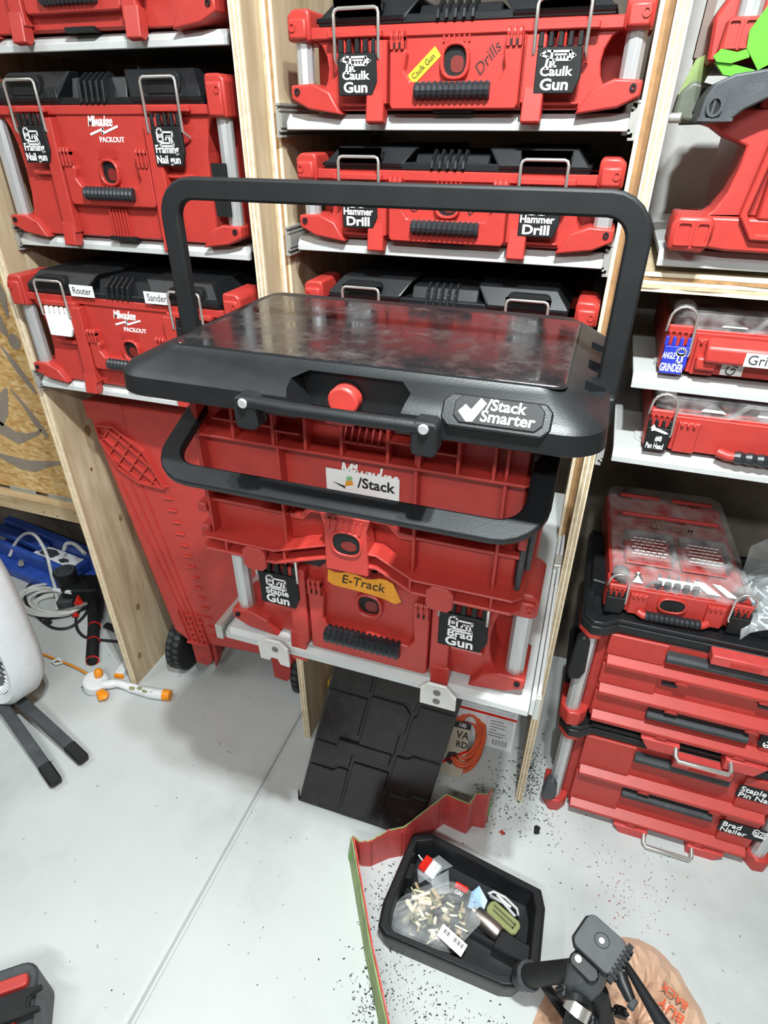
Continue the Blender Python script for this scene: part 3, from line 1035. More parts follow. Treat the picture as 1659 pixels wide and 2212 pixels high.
# folded lower handle (flat bar bent to a U)
def u_handle(nm, pts, wdt, thk, nrm, mat, par, bev=.003):
    """flat bar swept through pts; nrm is the direction of the flat face"""
    pts = [Vector(p) for p in pts]
    v, f = [], []
    for i, p in enumerate(pts):
        d = (pts[min(i+1, len(pts)-1)]-pts[max(i-1, 0)]).normalized()
        nn = Vector(nrm).normalized()
        s = d.cross(nn).normalized()
        k = 1.0
        if 0 < i < len(pts)-1:
            c = (p-pts[i-1]).normalized().dot((pts[i+1]-p).normalized())
            k = 1/max(.6, math.sqrt((1+c)/2))
        for a, b_ in ((-1, -1), (1, -1), (1, 1), (-1, 1)):
            v.append(p+s*a*wdt/2*k+nn*b_*thk/2)
    for i in range(len(pts)-1):
        a = 4*i
        for q in range(4):
            f.append((a+q, a+(q+1) % 4, a+4+(q+1) % 4, a+4+q))
    f += [(3, 2, 1, 0), tuple(4*(len(pts)-1)+q for q in range(4))]
    return MB().add(v, f).build(nm, mat, par, bevel=bev, seg=2)

def ucurve(hw, zt, zb, r, n=6):
    """2D U path: up the left leg, across the top, down the right leg"""
    out = [(-hw, zb)]
    out += [(-hw+r-r*math.cos(PI/2*i/n), zt-r+r*math.sin(PI/2*i/n)) for i in range(n+1)]
    out += [(hw-r+r*math.sin(PI/2*i/n), zt-r+r*math.cos(PI/2*i/n)) for i in range(n+1)]
    out.append((hw, zb))
    return out
# low handle lies in a plane tilted forward and down
ax = Vector((0, -.165, -.075)).normalized()
base = Vector((.010, .075, .248))
path = [base+Vector((x, 0, 0))+ax*z for x, z in ucurve(.245, .172, 0, .045)]
u_handle('folded_handle', path, .030, .012, Vector((0, -ax.z, ax.y))*-1, BLK, t)

# lidded top
t = thing('crate_lid', 'wide black crate lid with smoked window and tall loop handle, on the red crate', 'crate_lid', (-.242, .56, 1.372))  # lift-off lid of the red crate
HW = .276
def lidsec(z, ox, oy0, oy1, r, n=6):
    return [(x, y, z) for x, y in rrect(-HW-.026+ox, HW+.002-ox, oy0, .36-oy1, r, n)]
secs = [lidsec(0, .006, .006, .006, .040), lidsec(.004, 0, 0, 0, .043), lidsec(.026, .002, .001, .001, .042), lidsec(.034, .010, .008, .010, .038), lidsec(.048, .040, .044, .016, .026), lidsec(.054, .056, .050, .022, .020)]
m = MB()
n = len(secs[0])
v = [p for s_ in secs for p in s_]
f = []
for i in range(len(secs)-1):
    for j in range(n):
        f.append((i*n+j, i*n+(j+1) % n, (i+1)*n+(j+1) % n, (i+1)*n+j))
f.append(tuple(range((len(secs)-1)*n, len(secs)*n)))
f.append(tuple(range(n-1, -1, -1)))
m.add(v, f)
lid = m.build('lid_body', BLK, t, smooth=.5)
def carve(o, cutter):
    """subtract a cutter mesh from an object's mesh for good"""
    c = cutter.build('cutter', BLK, o.parent)
    md = o.modifiers.new('cut', 'BOOLEAN')
    md.object = c
    md.operation = 'DIFFERENCE'
    md.solver = 'EXACT'
    dg = bpy.context.evaluated_depsgraph_get()
    dg.update()
    me = bpy.data.meshes.new_from_object(o.evaluated_get(dg))
    o.modifiers.clear()
    old = o.data
    o.data = me
    bpy.data.meshes.remove(old)
    bpy.data.objects.remove(c)
    for p in me.polygons:
        p.use_smooth = True
    me.set_sharp_from_angle(angle=.5)
cut = MB()
cut.prism([(-.052, -.01), (.060, -.01), (.074, .040), (.060, .046), (-.050, .046), (-.066, .040)], 'y', -.02, .050)
carve(lid, cut)
for (ya, yb) in ((.085, .125), (.155, .200), (.235, .275)):
    for s in (-1, 1):
        cut = MB()
        P = [(s*.247, ya+.004), (s*.268, ya), (s*.270, yb), (s*.247, yb-.010)]
        cut.prism(P, 'z', .030, .07)
        carve(lid, cut)
# side vents and corner seams
m = MB()
for k in range(4):
    m.prism([(.232+k*.008, .012), (.236+k*.008, .012), (.240+k*.008, .030), (.236+k*.008, .030)], 'x', .2755, .2770)
m.build('side_vents', BLKD, t)
# window pane
m = MB()
m.prism(rrect(-.236, .228, .052, .312, .010, 4), 'z', .0535, .0556)
m.build('smoked_window', WINDOW, t, bevel=.0005)
m = MB()
m.ring(rrect(-.2385, .2305, .0495, .3145, .012, 4), rrect(-.236, .228, .052, .312, .010, 4), 'z', .0530, .0545)  # black ring painted as the shaded gap round the pane
m.build('window_gap_shade', BLKD, t)
# recess back wall is the lid itself; red catch, rod with screw blocks
m = MB()
m.disc((-.008, .016), .0185, 'y', .030, .05, 20, 1, .95)
k = m.build('round_catch', RED, t, bevel=.003, seg=2)
m = MB()
m.prism([(-.026, -.008), (.010, -.008), (.012, .002), (-.028, .002)], 'y', .018, .032)
m.build('catch_tab', RED, k, bevel=.004, seg=2)
m = MB()
m.tube([(-.108, -.014, .022), (-.05, -.015, .0205), (.02, -.015, .0205), (.105, -.014, .021)], .0075, 10)
rod = m.build('front_rod', BLK, t, smooth=.9)
for s, x in ((-1, -.104), (1, .101)):
    m = MB()
    m.prism(chamf(x-.014, x+.014, -.010, .028, .004), 'y', -.020, .006)
    bl = m.build('rod_bracket', BLKD, rod, bevel=.002)
for x in (-.104, .101):
    m = MB()
    m.disc((x, .022), .0056, 'y', -.0235, -.0195, 16)
    sc = m.build('screw_head', ALU, rod, bevel=.001)
# name plate
m = MB()
pl = chamf(-.056, .056, -.018, .018, .009)
m.prism(pl, 'z', 0, .004)
tilt = Matrix.Translation((.170, .008, .0365)) @ Matrix.Rotation(math.radians(52), 4, 'X') @ Matrix.Scale(.80, 4)
# plate seat
seat = MB().prism(chamf(-.072, .066, -.024, .020, .010), 'z', -.012, .0015)
seat.xf(tilt)
st = seat.build('plate_seat', BLK, t, bevel=.002)
m.xf(tilt)
npl = m.build('name_plate', BLKD, t, bevel=.001, label='black name plate lettered Stack Smarter in white')
tb = MB()
for s_, x, y, sz in (('/Stack', .008, .008, .020), ('Smarter', .012, -.007, .0205)):
    q = text_mb(s_, sz, .022, .05, 1.0)
    q.xf(Matrix.Translation((x, y, .0044)))
    tb.add(q.v, q.f)
tb.prism([(-.050, -.004), (-.042, .006), (-.034, .000), (-.024, .016), (-.016, .010), (-.030, -.015), (-.038, -.016)], 'z', .004, .0048)
tb.xf(tilt)
tb.build('lettering', INK, npl)
# tall loop handle
pts = [(x, .150, z) for x, z in ucurve(.276, .214, -.02, .034)]
u_handle('tall_handle', [(p[0]-.004, p[1], p[2]) for p in pts], .025, .014, (0, 1, 0), BLKD, t)
m = MB()
for s in (-1, 1):
    m.box(s*.276-.010-.004, s*.276+.010-.004, .130, .170, -.045, .020)
m.build('handle_socket', BLKD, t, bevel=.002)

# ------------------------------------------------------------------ wheeled bin behind
t = thing('wheeled_bin', 'tall red wheeled bin with lattice-ribbed corner, left of the pulled-out drawer', 'bin', (-.960, 1.20, 0), (0, 0, math.radians(5)))
zb, zt = .19, 1.035
m = MB()
prof = [(-.135, zb), (.26, zb), (.275, zb+.03), (.285, zt), (-.285, zt), (-.272, .90), (-.180, zb+.04)]
m.prism(prof, 'y', .0, .36)
m.build('shell', RED, t, bevel=.012, seg=3)
m = MB()                                                  # top corner recess frame
m.prism([(-.285, .985), (-.20, .985), (-.17, .95), (-.17, zt), (-.285, zt)], 'y', -.002, .004)
m.build('corner_frame', RED2, t, bevel=.001)
# diagonal lattice
m = MB()
lat = [(-.258, .968), (-.205, .970), (-.130, .905), (-.088, .795), (-.165, .805), (-.222, .845), (-.256, .930)]
for p, q in zip(lat, lat[1:]+lat[:1]):
    m.strip([p, q], .0045, 'y', -.012, .002)
def clip_seg(p, d):
    """clip an infinite line to the convex lattice outline"""
    t0, t1 = -9, 9
    n = len(lat)
    for i in range(n):
        a, c = Vector(lat[i]), Vector(lat[(i+1) % n])
        e = c-a
        nr = Vector((e.y, -e.x))
        num, den = nr.dot(Vector(p)-a), nr.dot(Vector(d))
        if abs(den) < 1e-9:
            if num > 0:
                return None
            continue
        s = -num/den
        if den > 0:
            t1 = min(t1, s)
        else:
            t0 = max(t0, s)
    if t1 <= t0:
        return None
    return [(p[0]+d[0]*t0, p[1]+d[1]*t0), (p[0]+d[0]*t1, p[1]+d[1]*t1)]
lat.reverse()
for k in range(-9, 10):
    for d in ((.62, .78), (.72, -.69)):
        nr = (-d[1], d[0])
        s = clip_seg((-.195+nr[0]*k*.034, .885+nr[1]*k*.034), d)
        if not s:
            lat.reverse()
            s = clip_seg((-.195+nr[0]*k*.034, .885+nr[1]*k*.034), d)
            lat.reverse()
        if s and (Vector(s[0])-Vector(s[1])).length < .4:
            m.strip(s, .0036, 'y', -.010, .002)
m.build('corner_lattice', RED, t)
m = MB()
for i in range(15):
    z = .80-i*.040
    x = -.105+.060*(i/14)
    m.box(x-.0, x+.028, -.006, .003, z-.0018, z+.0018)
m.build('level_ribs', RED, t, bevel=.0006)
m = MB()
for i in range(3):
    m.prism([(-.235+i*.032, .80), (-.231+i*.032, .80), (-.132+i*.02, .33), (-.136+i*.02, .33)], 'y', -.003, .004)
m.build('long_ribs', RED, t)
m = MB()
for x0 in (-.125, .17):
    for i in range(5):
        x = x0+i*.017
        m.prism([(x-.0018, zb+.012), (x+.0018, zb+.012), (x+.0018-.02, .33), (x-.0018-.02, .33)], 'y', -.007, .003)
    for j in range(5):
        z = .215+j*.024
        m.prism([(x0+.012, z), (x0+.030, z+.006), (x0+.030, z+.010), (x0+.010, z+.006)], 'y', -.007, .003)
        m.prism([(x0+.046, z), (x0+.064, z+.006), (x0+.064, z+.010), (x0+.044, z+.006)], 'y', -.007, .003)
    m.box(x0-.008, x0+.072, -.010, .003, zb+.004, zb+.010)
o_ = m.build('grid_ribs', RED, t)
o_['kind'] = 'stuff'
for s, x in ((-1, -.205), (1, .255)):
    w_ = thing('x', '', '')
    bpy.data.objects.remove(w_)
    m = MB()
    pts = [(x-.030, 0), (x-.022, 0), (x+.022, 0), (x+.030, 0)]
    rr = [.078, .086, .086, .078]
    m.tube([(x-.032, .08, .096), (x-.024, .08, .096), (x+.024, .08, .096), (x+.032, .08, .096)], [.082, .094, .094, .082], 28)
    wo = m.build('wheel', BLKD, t, smooth=.6)
    m = MB()
    for k in range(26):
        a = 2*PI*k/26
        for q in (-1, 1):
            ca, sa = math.cos(a+q*.05), math.sin(a+q*.05)
            c = Vector((x+q*.013, .08+.0940*ca, .096+.0940*sa))
            u = Vector((0, -sa, ca))*.008
            n_ = Vector((0, ca, sa))*.002
            e = Vector((.010, 0, 0))
            vv = [c-e-u*.7, c-u*1.1, c+e-u*.3, c+e+u*.7, c+u*1.1, c-e+u*.3]
            m.add([p-n_ for p in vv]+[p+n_ for p in vv], [(0, 1, 2, 3, 4, 5), (11, 10, 9, 8, 7, 6)]+[(i, i+6, (i+1) % 6+6, (i+1) % 6) for i in range(6)])
    m.build('tread', BLKT, wo)
m = MB()
for x in (-.100, .190):
    m.prism([(x-.03, .085), (x+.012, .075), (x+.035, .10), (x+.035, .20), (x-.035, .20)], 'y', .01, .06)
    m.prism([(x+.035, .06), (x+.05, .11), (x+.05, .20), (x+.035, .20)], 'y', .02, .06)
m.build('skid_foot', RED2, t, bevel=.003)
# ------------------------------------------------------------------ right bay
shelf('white metal pull-out shelf under the black-rimmed red tote in the right bay', .082, .66, 1.12, 1.486, railx=(.053, None))
shelf('white metal pull-out shelf under the angle grinder organizer', .086, .66, 1.12, 1.281, railx=(.053, None), depth=.5)
shelf('white metal pull-out shelf under the pan head screw organizer', .080, .66, 1.10, 1.142, railx=(.053, None), depth=.5)
t = thing('fixed_shelf', 'rough-edged plywood shelf board below the red tote, right bay', 'shelf', (.053, 1.12, 1.422))
m = MB().box(0, .62, .004, .5, 0, .030)
m.build('board', PLY, t)
rnd = random.Random(4)
for i, mt in enumerate((PLYA, PLYB, PLYA, PLYC, PLYD)):
    m = MB()
    N = 22
    v, f = [], []
    for k in range(N+1):
        y = -rnd.uniform(0, .0035)
        x = .62*k/N
        v += [(x, y, i*.006+.0002), (x, y, i*.006+.0058), (x, .006, i*.006+.0058), (x, .006, i*.006+.0002)]
    for k in range(N):
        a = 4*k
        for q in range(4):
            f.append((a+q, a+(q+1) % 4, a+4+(q+1) % 4, a+4+q))
    m.add(v, f).build('ply_edge', mt, t)

# black-rimmed red tote, only its left end shows
t = thing('lidded_tote', 'red tote with a heavy black rim and green tape mark, cut off by right edge', 'tote', (.122, 1.10, 1.488))
m = MB()
m.box(.045, .46, .016, .36, .030, .215)
m.prism([(-.030, .012), (.05, .004), (.46, .0), (.46, .05), (-.030, .05)], 'y', -.004, .10)
m.build('body', RED, t, bevel=.004, seg=2)
m = MB()
m.prism([(.078, .048), (.46, .042), (.46, .206), (.10, .206), (.085, .200)], 'y', -.006, .020)
m.build('front_panel', RED, t, bevel=.004, seg=2)
m = MB()
m.prism([(.055, .052), (.076, .022), (.46, .016), (.46, .024), (.082, .030), (.064, .055), (.086, .205), (.076, .205)], 'y', -.014, .01)
m.box(.095, .46, -.016, -.002, .050, .066)
m.build('panel_edging', RED, t, bevel=.002)
m = MB()
m.prism([(-.034, .004), (.018, .002), (.026, .040), (.020, .052), (-.028, .052), (-.034, .04)], 'y', -.022, .07)
cf = m.build('corner_foot', RED, t, bevel=.006, seg=2)
m = MB()
m.ring(rrect(-.028, -.004, .012, .046, .003, 2), rrect(-.024, -.007, .016, .042, .003, 2), 'y', -.025, -.020)
m.ring(rrect(-.001, .020, .012, .046, .003, 2), rrect(.002, .017, .016, .042, .003, 2), 'y', -.025, -.020)
m.build('foot_ribs', RED, cf)
m = MB()
arc = [(.010+.050*(1-math.cos(a)), .05+.055*math.sin(a)) for a in [PI/2*i/6 for i in range(7)]]
m.prism([(-.02, .05)]+[(.012, .05), (.022, .058), (.034, .082), (.040, .112), (.042, .140), (.014, .150), (-.006, .162), (-.020, .166), (-.020, .185), (.09, .185), (.09, .05)], 'y', .014, .10)
m.build('end_wall', RED2, t, bevel=.003, seg=2)
m = MB()
m.prism([(-.034, .165), (.006, .168), (.022, .182), (.050, .196), (.10, .208), (.46, .208), (.46, .235), (.10, .234), (.045, .228), (0, .222), (-.022, .212), (-.030, .196)], 'y', -.022, .36)
rim = m.build('rim', CHAR, t, bevel=.003, seg=2)
m = MB()
m.ring(oval(-.016, .186, .0105, .0125, 16, 2), oval(-.016, .186, .0070, .0090, 16, 2), 'y', -.027, -.018)
m.build('boss_ring', CHAR, rim)
m = MB()
m.prism(oval(-.016, .186, .0071, .0091, 16, 2), 'y', -.0235, -.022)
m.build('boss_hole', BLKD, rim)
m = MB()
for x in (-.030, -.018, -.002):
    m.prism([(x-.0015, .172), (x+.0015, .172), (x+.003, .206+x*.3), (x, .206+x*.3)], 'y', -.025, -.02)
m.box(-.034, .010, -.0255, -.02, .169, .173)
m.build('rim_ribs', CHAR, rim)
m = MB()
m.prism([(.128, .110), (.155, .102), (.170, .150), (.150, .200), (.128, .185), (.140, .150)], 'y', -.0072, -.0060)
m.build('tape_mark', GRN, t, label='green tape mark')

# dark rounded caster and bracket in the gap behind that tote
t = thing('side_bracket', 'grey-green bracket with a bolt in the gap left of the tote', 'bracket', (.060, 1.19, 1.66))
m = MB()
m.prism([(.0, .0), (.07, -.01), (.085, .035), (.02, .05), (.004, .035)], 'y', 0, .05)
m.build('bracket_body', plastic('olive_grey_plastic', (.10, .11, .085), .4, .2), t, bevel=.006, seg=2)
m = MB()
m.prism([(.028, .010), (.06, .006), (.07, .036), (.035, .04)], 'y', -.003, .004)
m.build('bracket_cavity', BLKD, t)
MB().tube([(-.002, -.004, .002), (.014, -.008, .002)], .007, 10).build('bolt', ZINC, t, smooth=.8)

# red taped box above
t = thing('taped_case', 'red case with green tape and a metal post, top right corner', 'tool case', (.115, 1.12, 1.726))
m = MB()
m.prism([(-.026, .0), (.30, .0), (.30, .10), (.05, .10), (.0, .10), (-.030, .05)], 'y', .02, .30)
m.build('body', RED2, t, bevel=.004)
m = MB()
m.prism([(-.018, .008), (.026, .008), (.026, .046), (-.014, .046)], 'y', -.018, .04)
cc = m.build('corner_block', RED, t, bevel=.003)
m = MB()
m.ring(rrect(-.014, .002, .012, .043, .002, 2), rrect(-.012, .0, .014, .041, .002, 2), 'y', -.021, -.016)
m.ring(rrect(.005, .023, .012, .043, .002, 2), rrect(.007, .021, .014, .041, .002, 2), 'y', -.021, -.016)
m.build('block_ribs', RED, cc)
MB().tube([(.010, .0, .044), (.012, .0, .20)], .0150, 12).build('metal_post', ALU, t, smooth=.5)
m = MB()
m.prism([(-.040, .012), (-.028, .010), (-.020, .20), (-.034, .20)], 'y', .10, .13)
m.build('rear_post', plastic('shaded_post_tone', (.16, .12, .10), .6, .1), t)  # rear corner post, its shade painted in as brown-grey
m = MB()
m.prism([(.014, .012), (.034, -.012), (.058, .000), (.058, .090), (.036, .092), (.028, .058), (.012, .030)], 'y', -.026, -.022)
m.prism([(-.024, .004), (-.016, .012), (.004, .008), (.018, .012), (.020, .002), (.0, -.004), (-.018, -.002)], 'y', -.025, -.019)
m.prism([(-.020, -.002), (.0, -.004), (.034, -.012), (.018, -.020), (-.006, -.016)], 'y', -.022, -.006)
m.build('green_tape', GRN, t)
m = MB()
m.prism([(-.052, -.034), (-.026, -.040), (-.012, .004), (-.018, .018), (-.038, .008)], 'y', .075, .080)
m.build('shaded_tape_flap', GRN2, t)  # green tape with its shadow painted in as olive

# flat organizers
def organizer(label, loc, w, d, h, tagspec, lettering=True, rot=(0, 0, 0), clear=CLEAR, side_tag='black', wells=False, bar=False):
    t = thing('parts_organizer', label, 'organizer', loc, rot)
    zc = h*.66
    m = MB()
    m.prism(chamf(.0, w, .014, d, .018), 'z', .004, zc)
    m.build('base', RED, t, bevel=.002)
    # front face with pocket for the handle
    m = MB()
    m.box(.040, w-.040, .004, .02, .006, zc*.96)
    for x in (.046, w-.082):
        m.box(x, x+.036, -.004, .01, .006, zc*.86)
        for k in range(3):
            m.disc((-.004, zc*.80), .006, 'x', x+.006+k*.010-.0022, x+.006+k*.010+.0022, 10)
    m.build('front_frame', RED, t, bevel=.0015)
    cx = w*.47
    m = MB()
    m.ring(oval(cx, zc*.62, .030, .020), oval(cx, zc*.62, .025, .0165), 'y', -.004, .012)
    m.build('oval_collar', RED, t, bevel=.001)
    m = MB()
    m.prism(oval(cx, zc*.62, .0252, .0167), 'y', -.0010, .005)  # hole shown by a dark disc, shade put into its colour
    m.build('oval_shade_disc', BLKD, t)
    if bar:
        m = MB()
        m.prism([(-.006, .074), (-.028, .060), (-.030, .036), (-.006, .028)], 'x', .060, w-.06)
        m.box(.050, .082, -.020, .01, .018, .040)
        m.build('carry_handle', RED, t, bevel=.004, seg=2)
    hd = None if bar else MB().tube([(w*.24, -.006, zc*.24), (w*.27, -.012, zc*.20), (w*.71, -.012, zc*.20), (w*.74, -.006, zc*.24)], .009, 10).build('carry_handle', RED, t, smooth=.8)
    if hd:
        grip(hd, w*.49, zc*.20, w*.20, .0115, -.012, ribs=11)
    # corner towers with combs, latch tags and wires
    for s, spec in ((0, tagspec[0]), (1, tagspec[1])):
        x0, x1 = (-.004, .036) if s == 0 else (w-.036, w+.004)
        xm = (x0+x1)/2
        m = MB()
        m.prism([(x0, .012), (x0+.006, 0), (x1-.006, 0), (x1, .012), (x1, .05), (x0, .05)], 'z', .006, zc*1.0)
        for k in range(4):
            xx = x0+.006+k*.0093
            m.box(xx-.0022, xx+.0022, -.006, .006, zc*.68, zc*.98)
        m.build('corner_tower', RED, t, bevel=.002)
        MB().box(x0+.001, x1-.001, -.004, .004, zc*.93, zc*1.10).build('comb_bar', RED, t, bevel=.002)
        MB().sphere((xm, .016, h*.93), .019, 12, 6, (1, .9, .8)).build('clear_corner', clear, t, smooth=1.2)
        if spec:
            hw = .019
            o = latch_tag(t, xm, .004, zc*.86, hw, -.006, spec.get('lines'), spec.get('icon'), spec.get('mat'), teeth=4, label=spec.get('label'))
        q = 1 if s == 0 else -1
        c = []
        for i in range(9):
            a = PI*i/8
            c.append((xm+.021*math.cos(PI-a)*q, -.004-.0*a, h*.80+.022*math.sin(a)))
        pts = [(xm+.021*q*-1, .006, h*.62)]+c+[(xm+.022*q, -.006, zc*.55), (xm+.020*q, -.008, zc*.46)]
        MB().tube(pts, .0024, 8).build('wire_bail', STEEL, t, smooth=1.2)
    # clear lid
    m = MB()
    m.prism(chamf(.006, w-.006, .012, d-.004, .02), 'z', zc+.001, zc+.004)
    m.ring(chamf(.002, w-.002, .008, d, .02), chamf(.005, w-.005, .011, d-.003, .02), 'z', zc, h*.9)
    m.prism(chamf(.004, w-.004, .010, d-.002, .02), 'z', h*.9, h*.9+.003)
    lid_ = m.build('clear_lid', clear, t, bevel=.001)
    m = MB()
    for i in range(5):
        x = cx-.036+i*.019
        m.box(x-.0016, x+.0016, .006, .03, zc*.98, h*.97)
    m.prism([(.030, zc+.002), (w*.25, zc+.002), (w*.30, h*.9), (w*.70, h*.9), (w*.75, zc+.002), (w-.030, zc+.002), (w-.030, zc+.007), (w*.76, zc+.007), (w*.71, h*.9+.005), (w*.29, h*.9+.005), (w*.24, zc+.007), (.03, zc+.007)], 'y', .0, .004)
    m.build('lid_ribs', clear, lid_)
    m = MB()
    for i in range(5):
        x = cx-.036+i*.019
        m.prism(rrect(x-.007, x+.007, zc+.004, h*.86, .004, 3), 'y', .014, .018)
    m.build('dark_slots', BLKT, t)
    lb = MB()
    lb.xf(Matrix.Identity(4))
    for a_, b_, c_ in ((w*.16, w*.24, 1), (w*.70, w*.80, 1), (w*.84, w*.92, 1)):
        lb.prism([(a_, .020), (b_, .020), (b_-.012 if a_ < w*.5 else b_-.030, .060), (a_+.02 if a_ < w*.5 else a_-.024, .060)], 'z', zc+.0045, zc+.0055)
    lb.prism([(w*.34, .024), (w*.66, .024), (w*.64, .052), (w*.36, .052)], 'z', zc+.0045, zc+.0055)
    lb.build('paper_insert', PAPER, t)
    if wells:
        for k, (xa, xb) in enumerate(((.030, w*.49), (w*.53, w-.030))):
            m = MB()
            m.ring(rrect(xa, xb, .085, .185, .012, 4), rrect(xa+.010, xb-.010, .095, .175, .010, 4), 'z', h*.9, h*.9+.014)
            wl = m.build('lid_well', clear, t, bevel=.002)
            MB().box(xa+.004, xb-.004, .088, .182, zc+.006, zc+.010).build('red_bin', RED, t, bevel=.002)
            m = MB()
            for i in range(6):
                for j in range(6):
                    x = xa+.020+(xb-xa-.040)*(i+.5*(j % 2))/5.6
                    y = .098+j*.0135
                    m.box(x-.005, x+.005, y-.0015, y+.0015, h*.9+.0035, h*.9+.0045)
            m.build('lid_grip_dashes', PAPER, wl)
        for xa, xb, ya, yb in ((.03, w-.03, .265, .275), (.03, w*.45, .36, .37), (w*.55, w-.03, .36, .37)):
            MB().box(xa, xb, ya, yb, h*.9+.001, h*.9+.010).build('lid_bar', PINK, t, bevel=.002)
        q = MB()
        for s_, x, y, sz in (('Milwaukee', w*.52, .226, .036), ('PACKOUT', w*.42, .252, .014)):
            z_ = text_mb(s_, sz, .015, .3, .62 if sz > .02 else .9)
            z_.xf(Matrix.Translation((x, y, h*.9+.004)) @ Matrix.Rotation(PI, 4, 'Z'))
            q.add(z_.v, z_.f)
        q.prism([(w*.33, .238), (w*.60, .243), (w*.55, .240), (w*.72, .247), (w*.55, .246), (w*.58, .248)], 'z', h*.9+.0035, h*.9+.0042)
        q.build('printed_emblem', plastic('dim_print', (.30, .20, .17), .6), t)
    return t
sp = dict(lines=[('ANGLE', .66, .013, .015, .62), ('GRINDER', .22, .0165, .02, .66)], icon=(icon_grinder, .58, .62), mat=TAGB, label='blue latch tag printed ANGLE GRINDER')
sp['lines'] = [('ANGLE', .50, .0150, .020, .42, -.008), ('GRINDER', .17, .0190, .024, .46)]
sp['icon'] = (icon_grinder, .52, .60, 1.0, .010)
og = organizer('clear-topped red parts organizer with a blue ANGLE GRINDER tag', (.128, 1.13, 1.285), .50, .36, .118, (sp, None), bar=True)
p = MB().box(.100, .120, -.0006, .004, .004, .026)
p = MB().box(.094, .128, .0025, .0038, .008, .030).build('paper_label', PAPER, og, label='white paper label lettered Gr')
text('Gr', p, (.111, .0022, .019), .022, CHAR, bold=0, rot=math.radians(72))
p = MB().box(.118, .175, -.0312, -.0300, .036, .058).build('paper_label', PAPER, og, label='white paper label lettered Gr')
text('Grinder', p, (.122, -.0316, .047), .022, CHAR, bold=0, align='LEFT')
sp = dict(lines=[('#8', .42, .0140, .024, .72, .004), ('Pan Head', .17, .0150, .024, .52)], label='black latch tag printed #8 Pan Head')
og2 = organizer('red parts organizer with a black #8 Pan Head tag on the lowest right shelf', (.132, 1.11, 1.146), .50, .36, .112, (sp, None))
m = MB()
m.prism([(.002, .050), (.006, .056), (.010, .050), (.028, .044), (.033, .041), (.027, .040), (.009, .045), (.004, .043)], 'y', -.0115, -.0100)
m.build('screw_print', INK, og2)

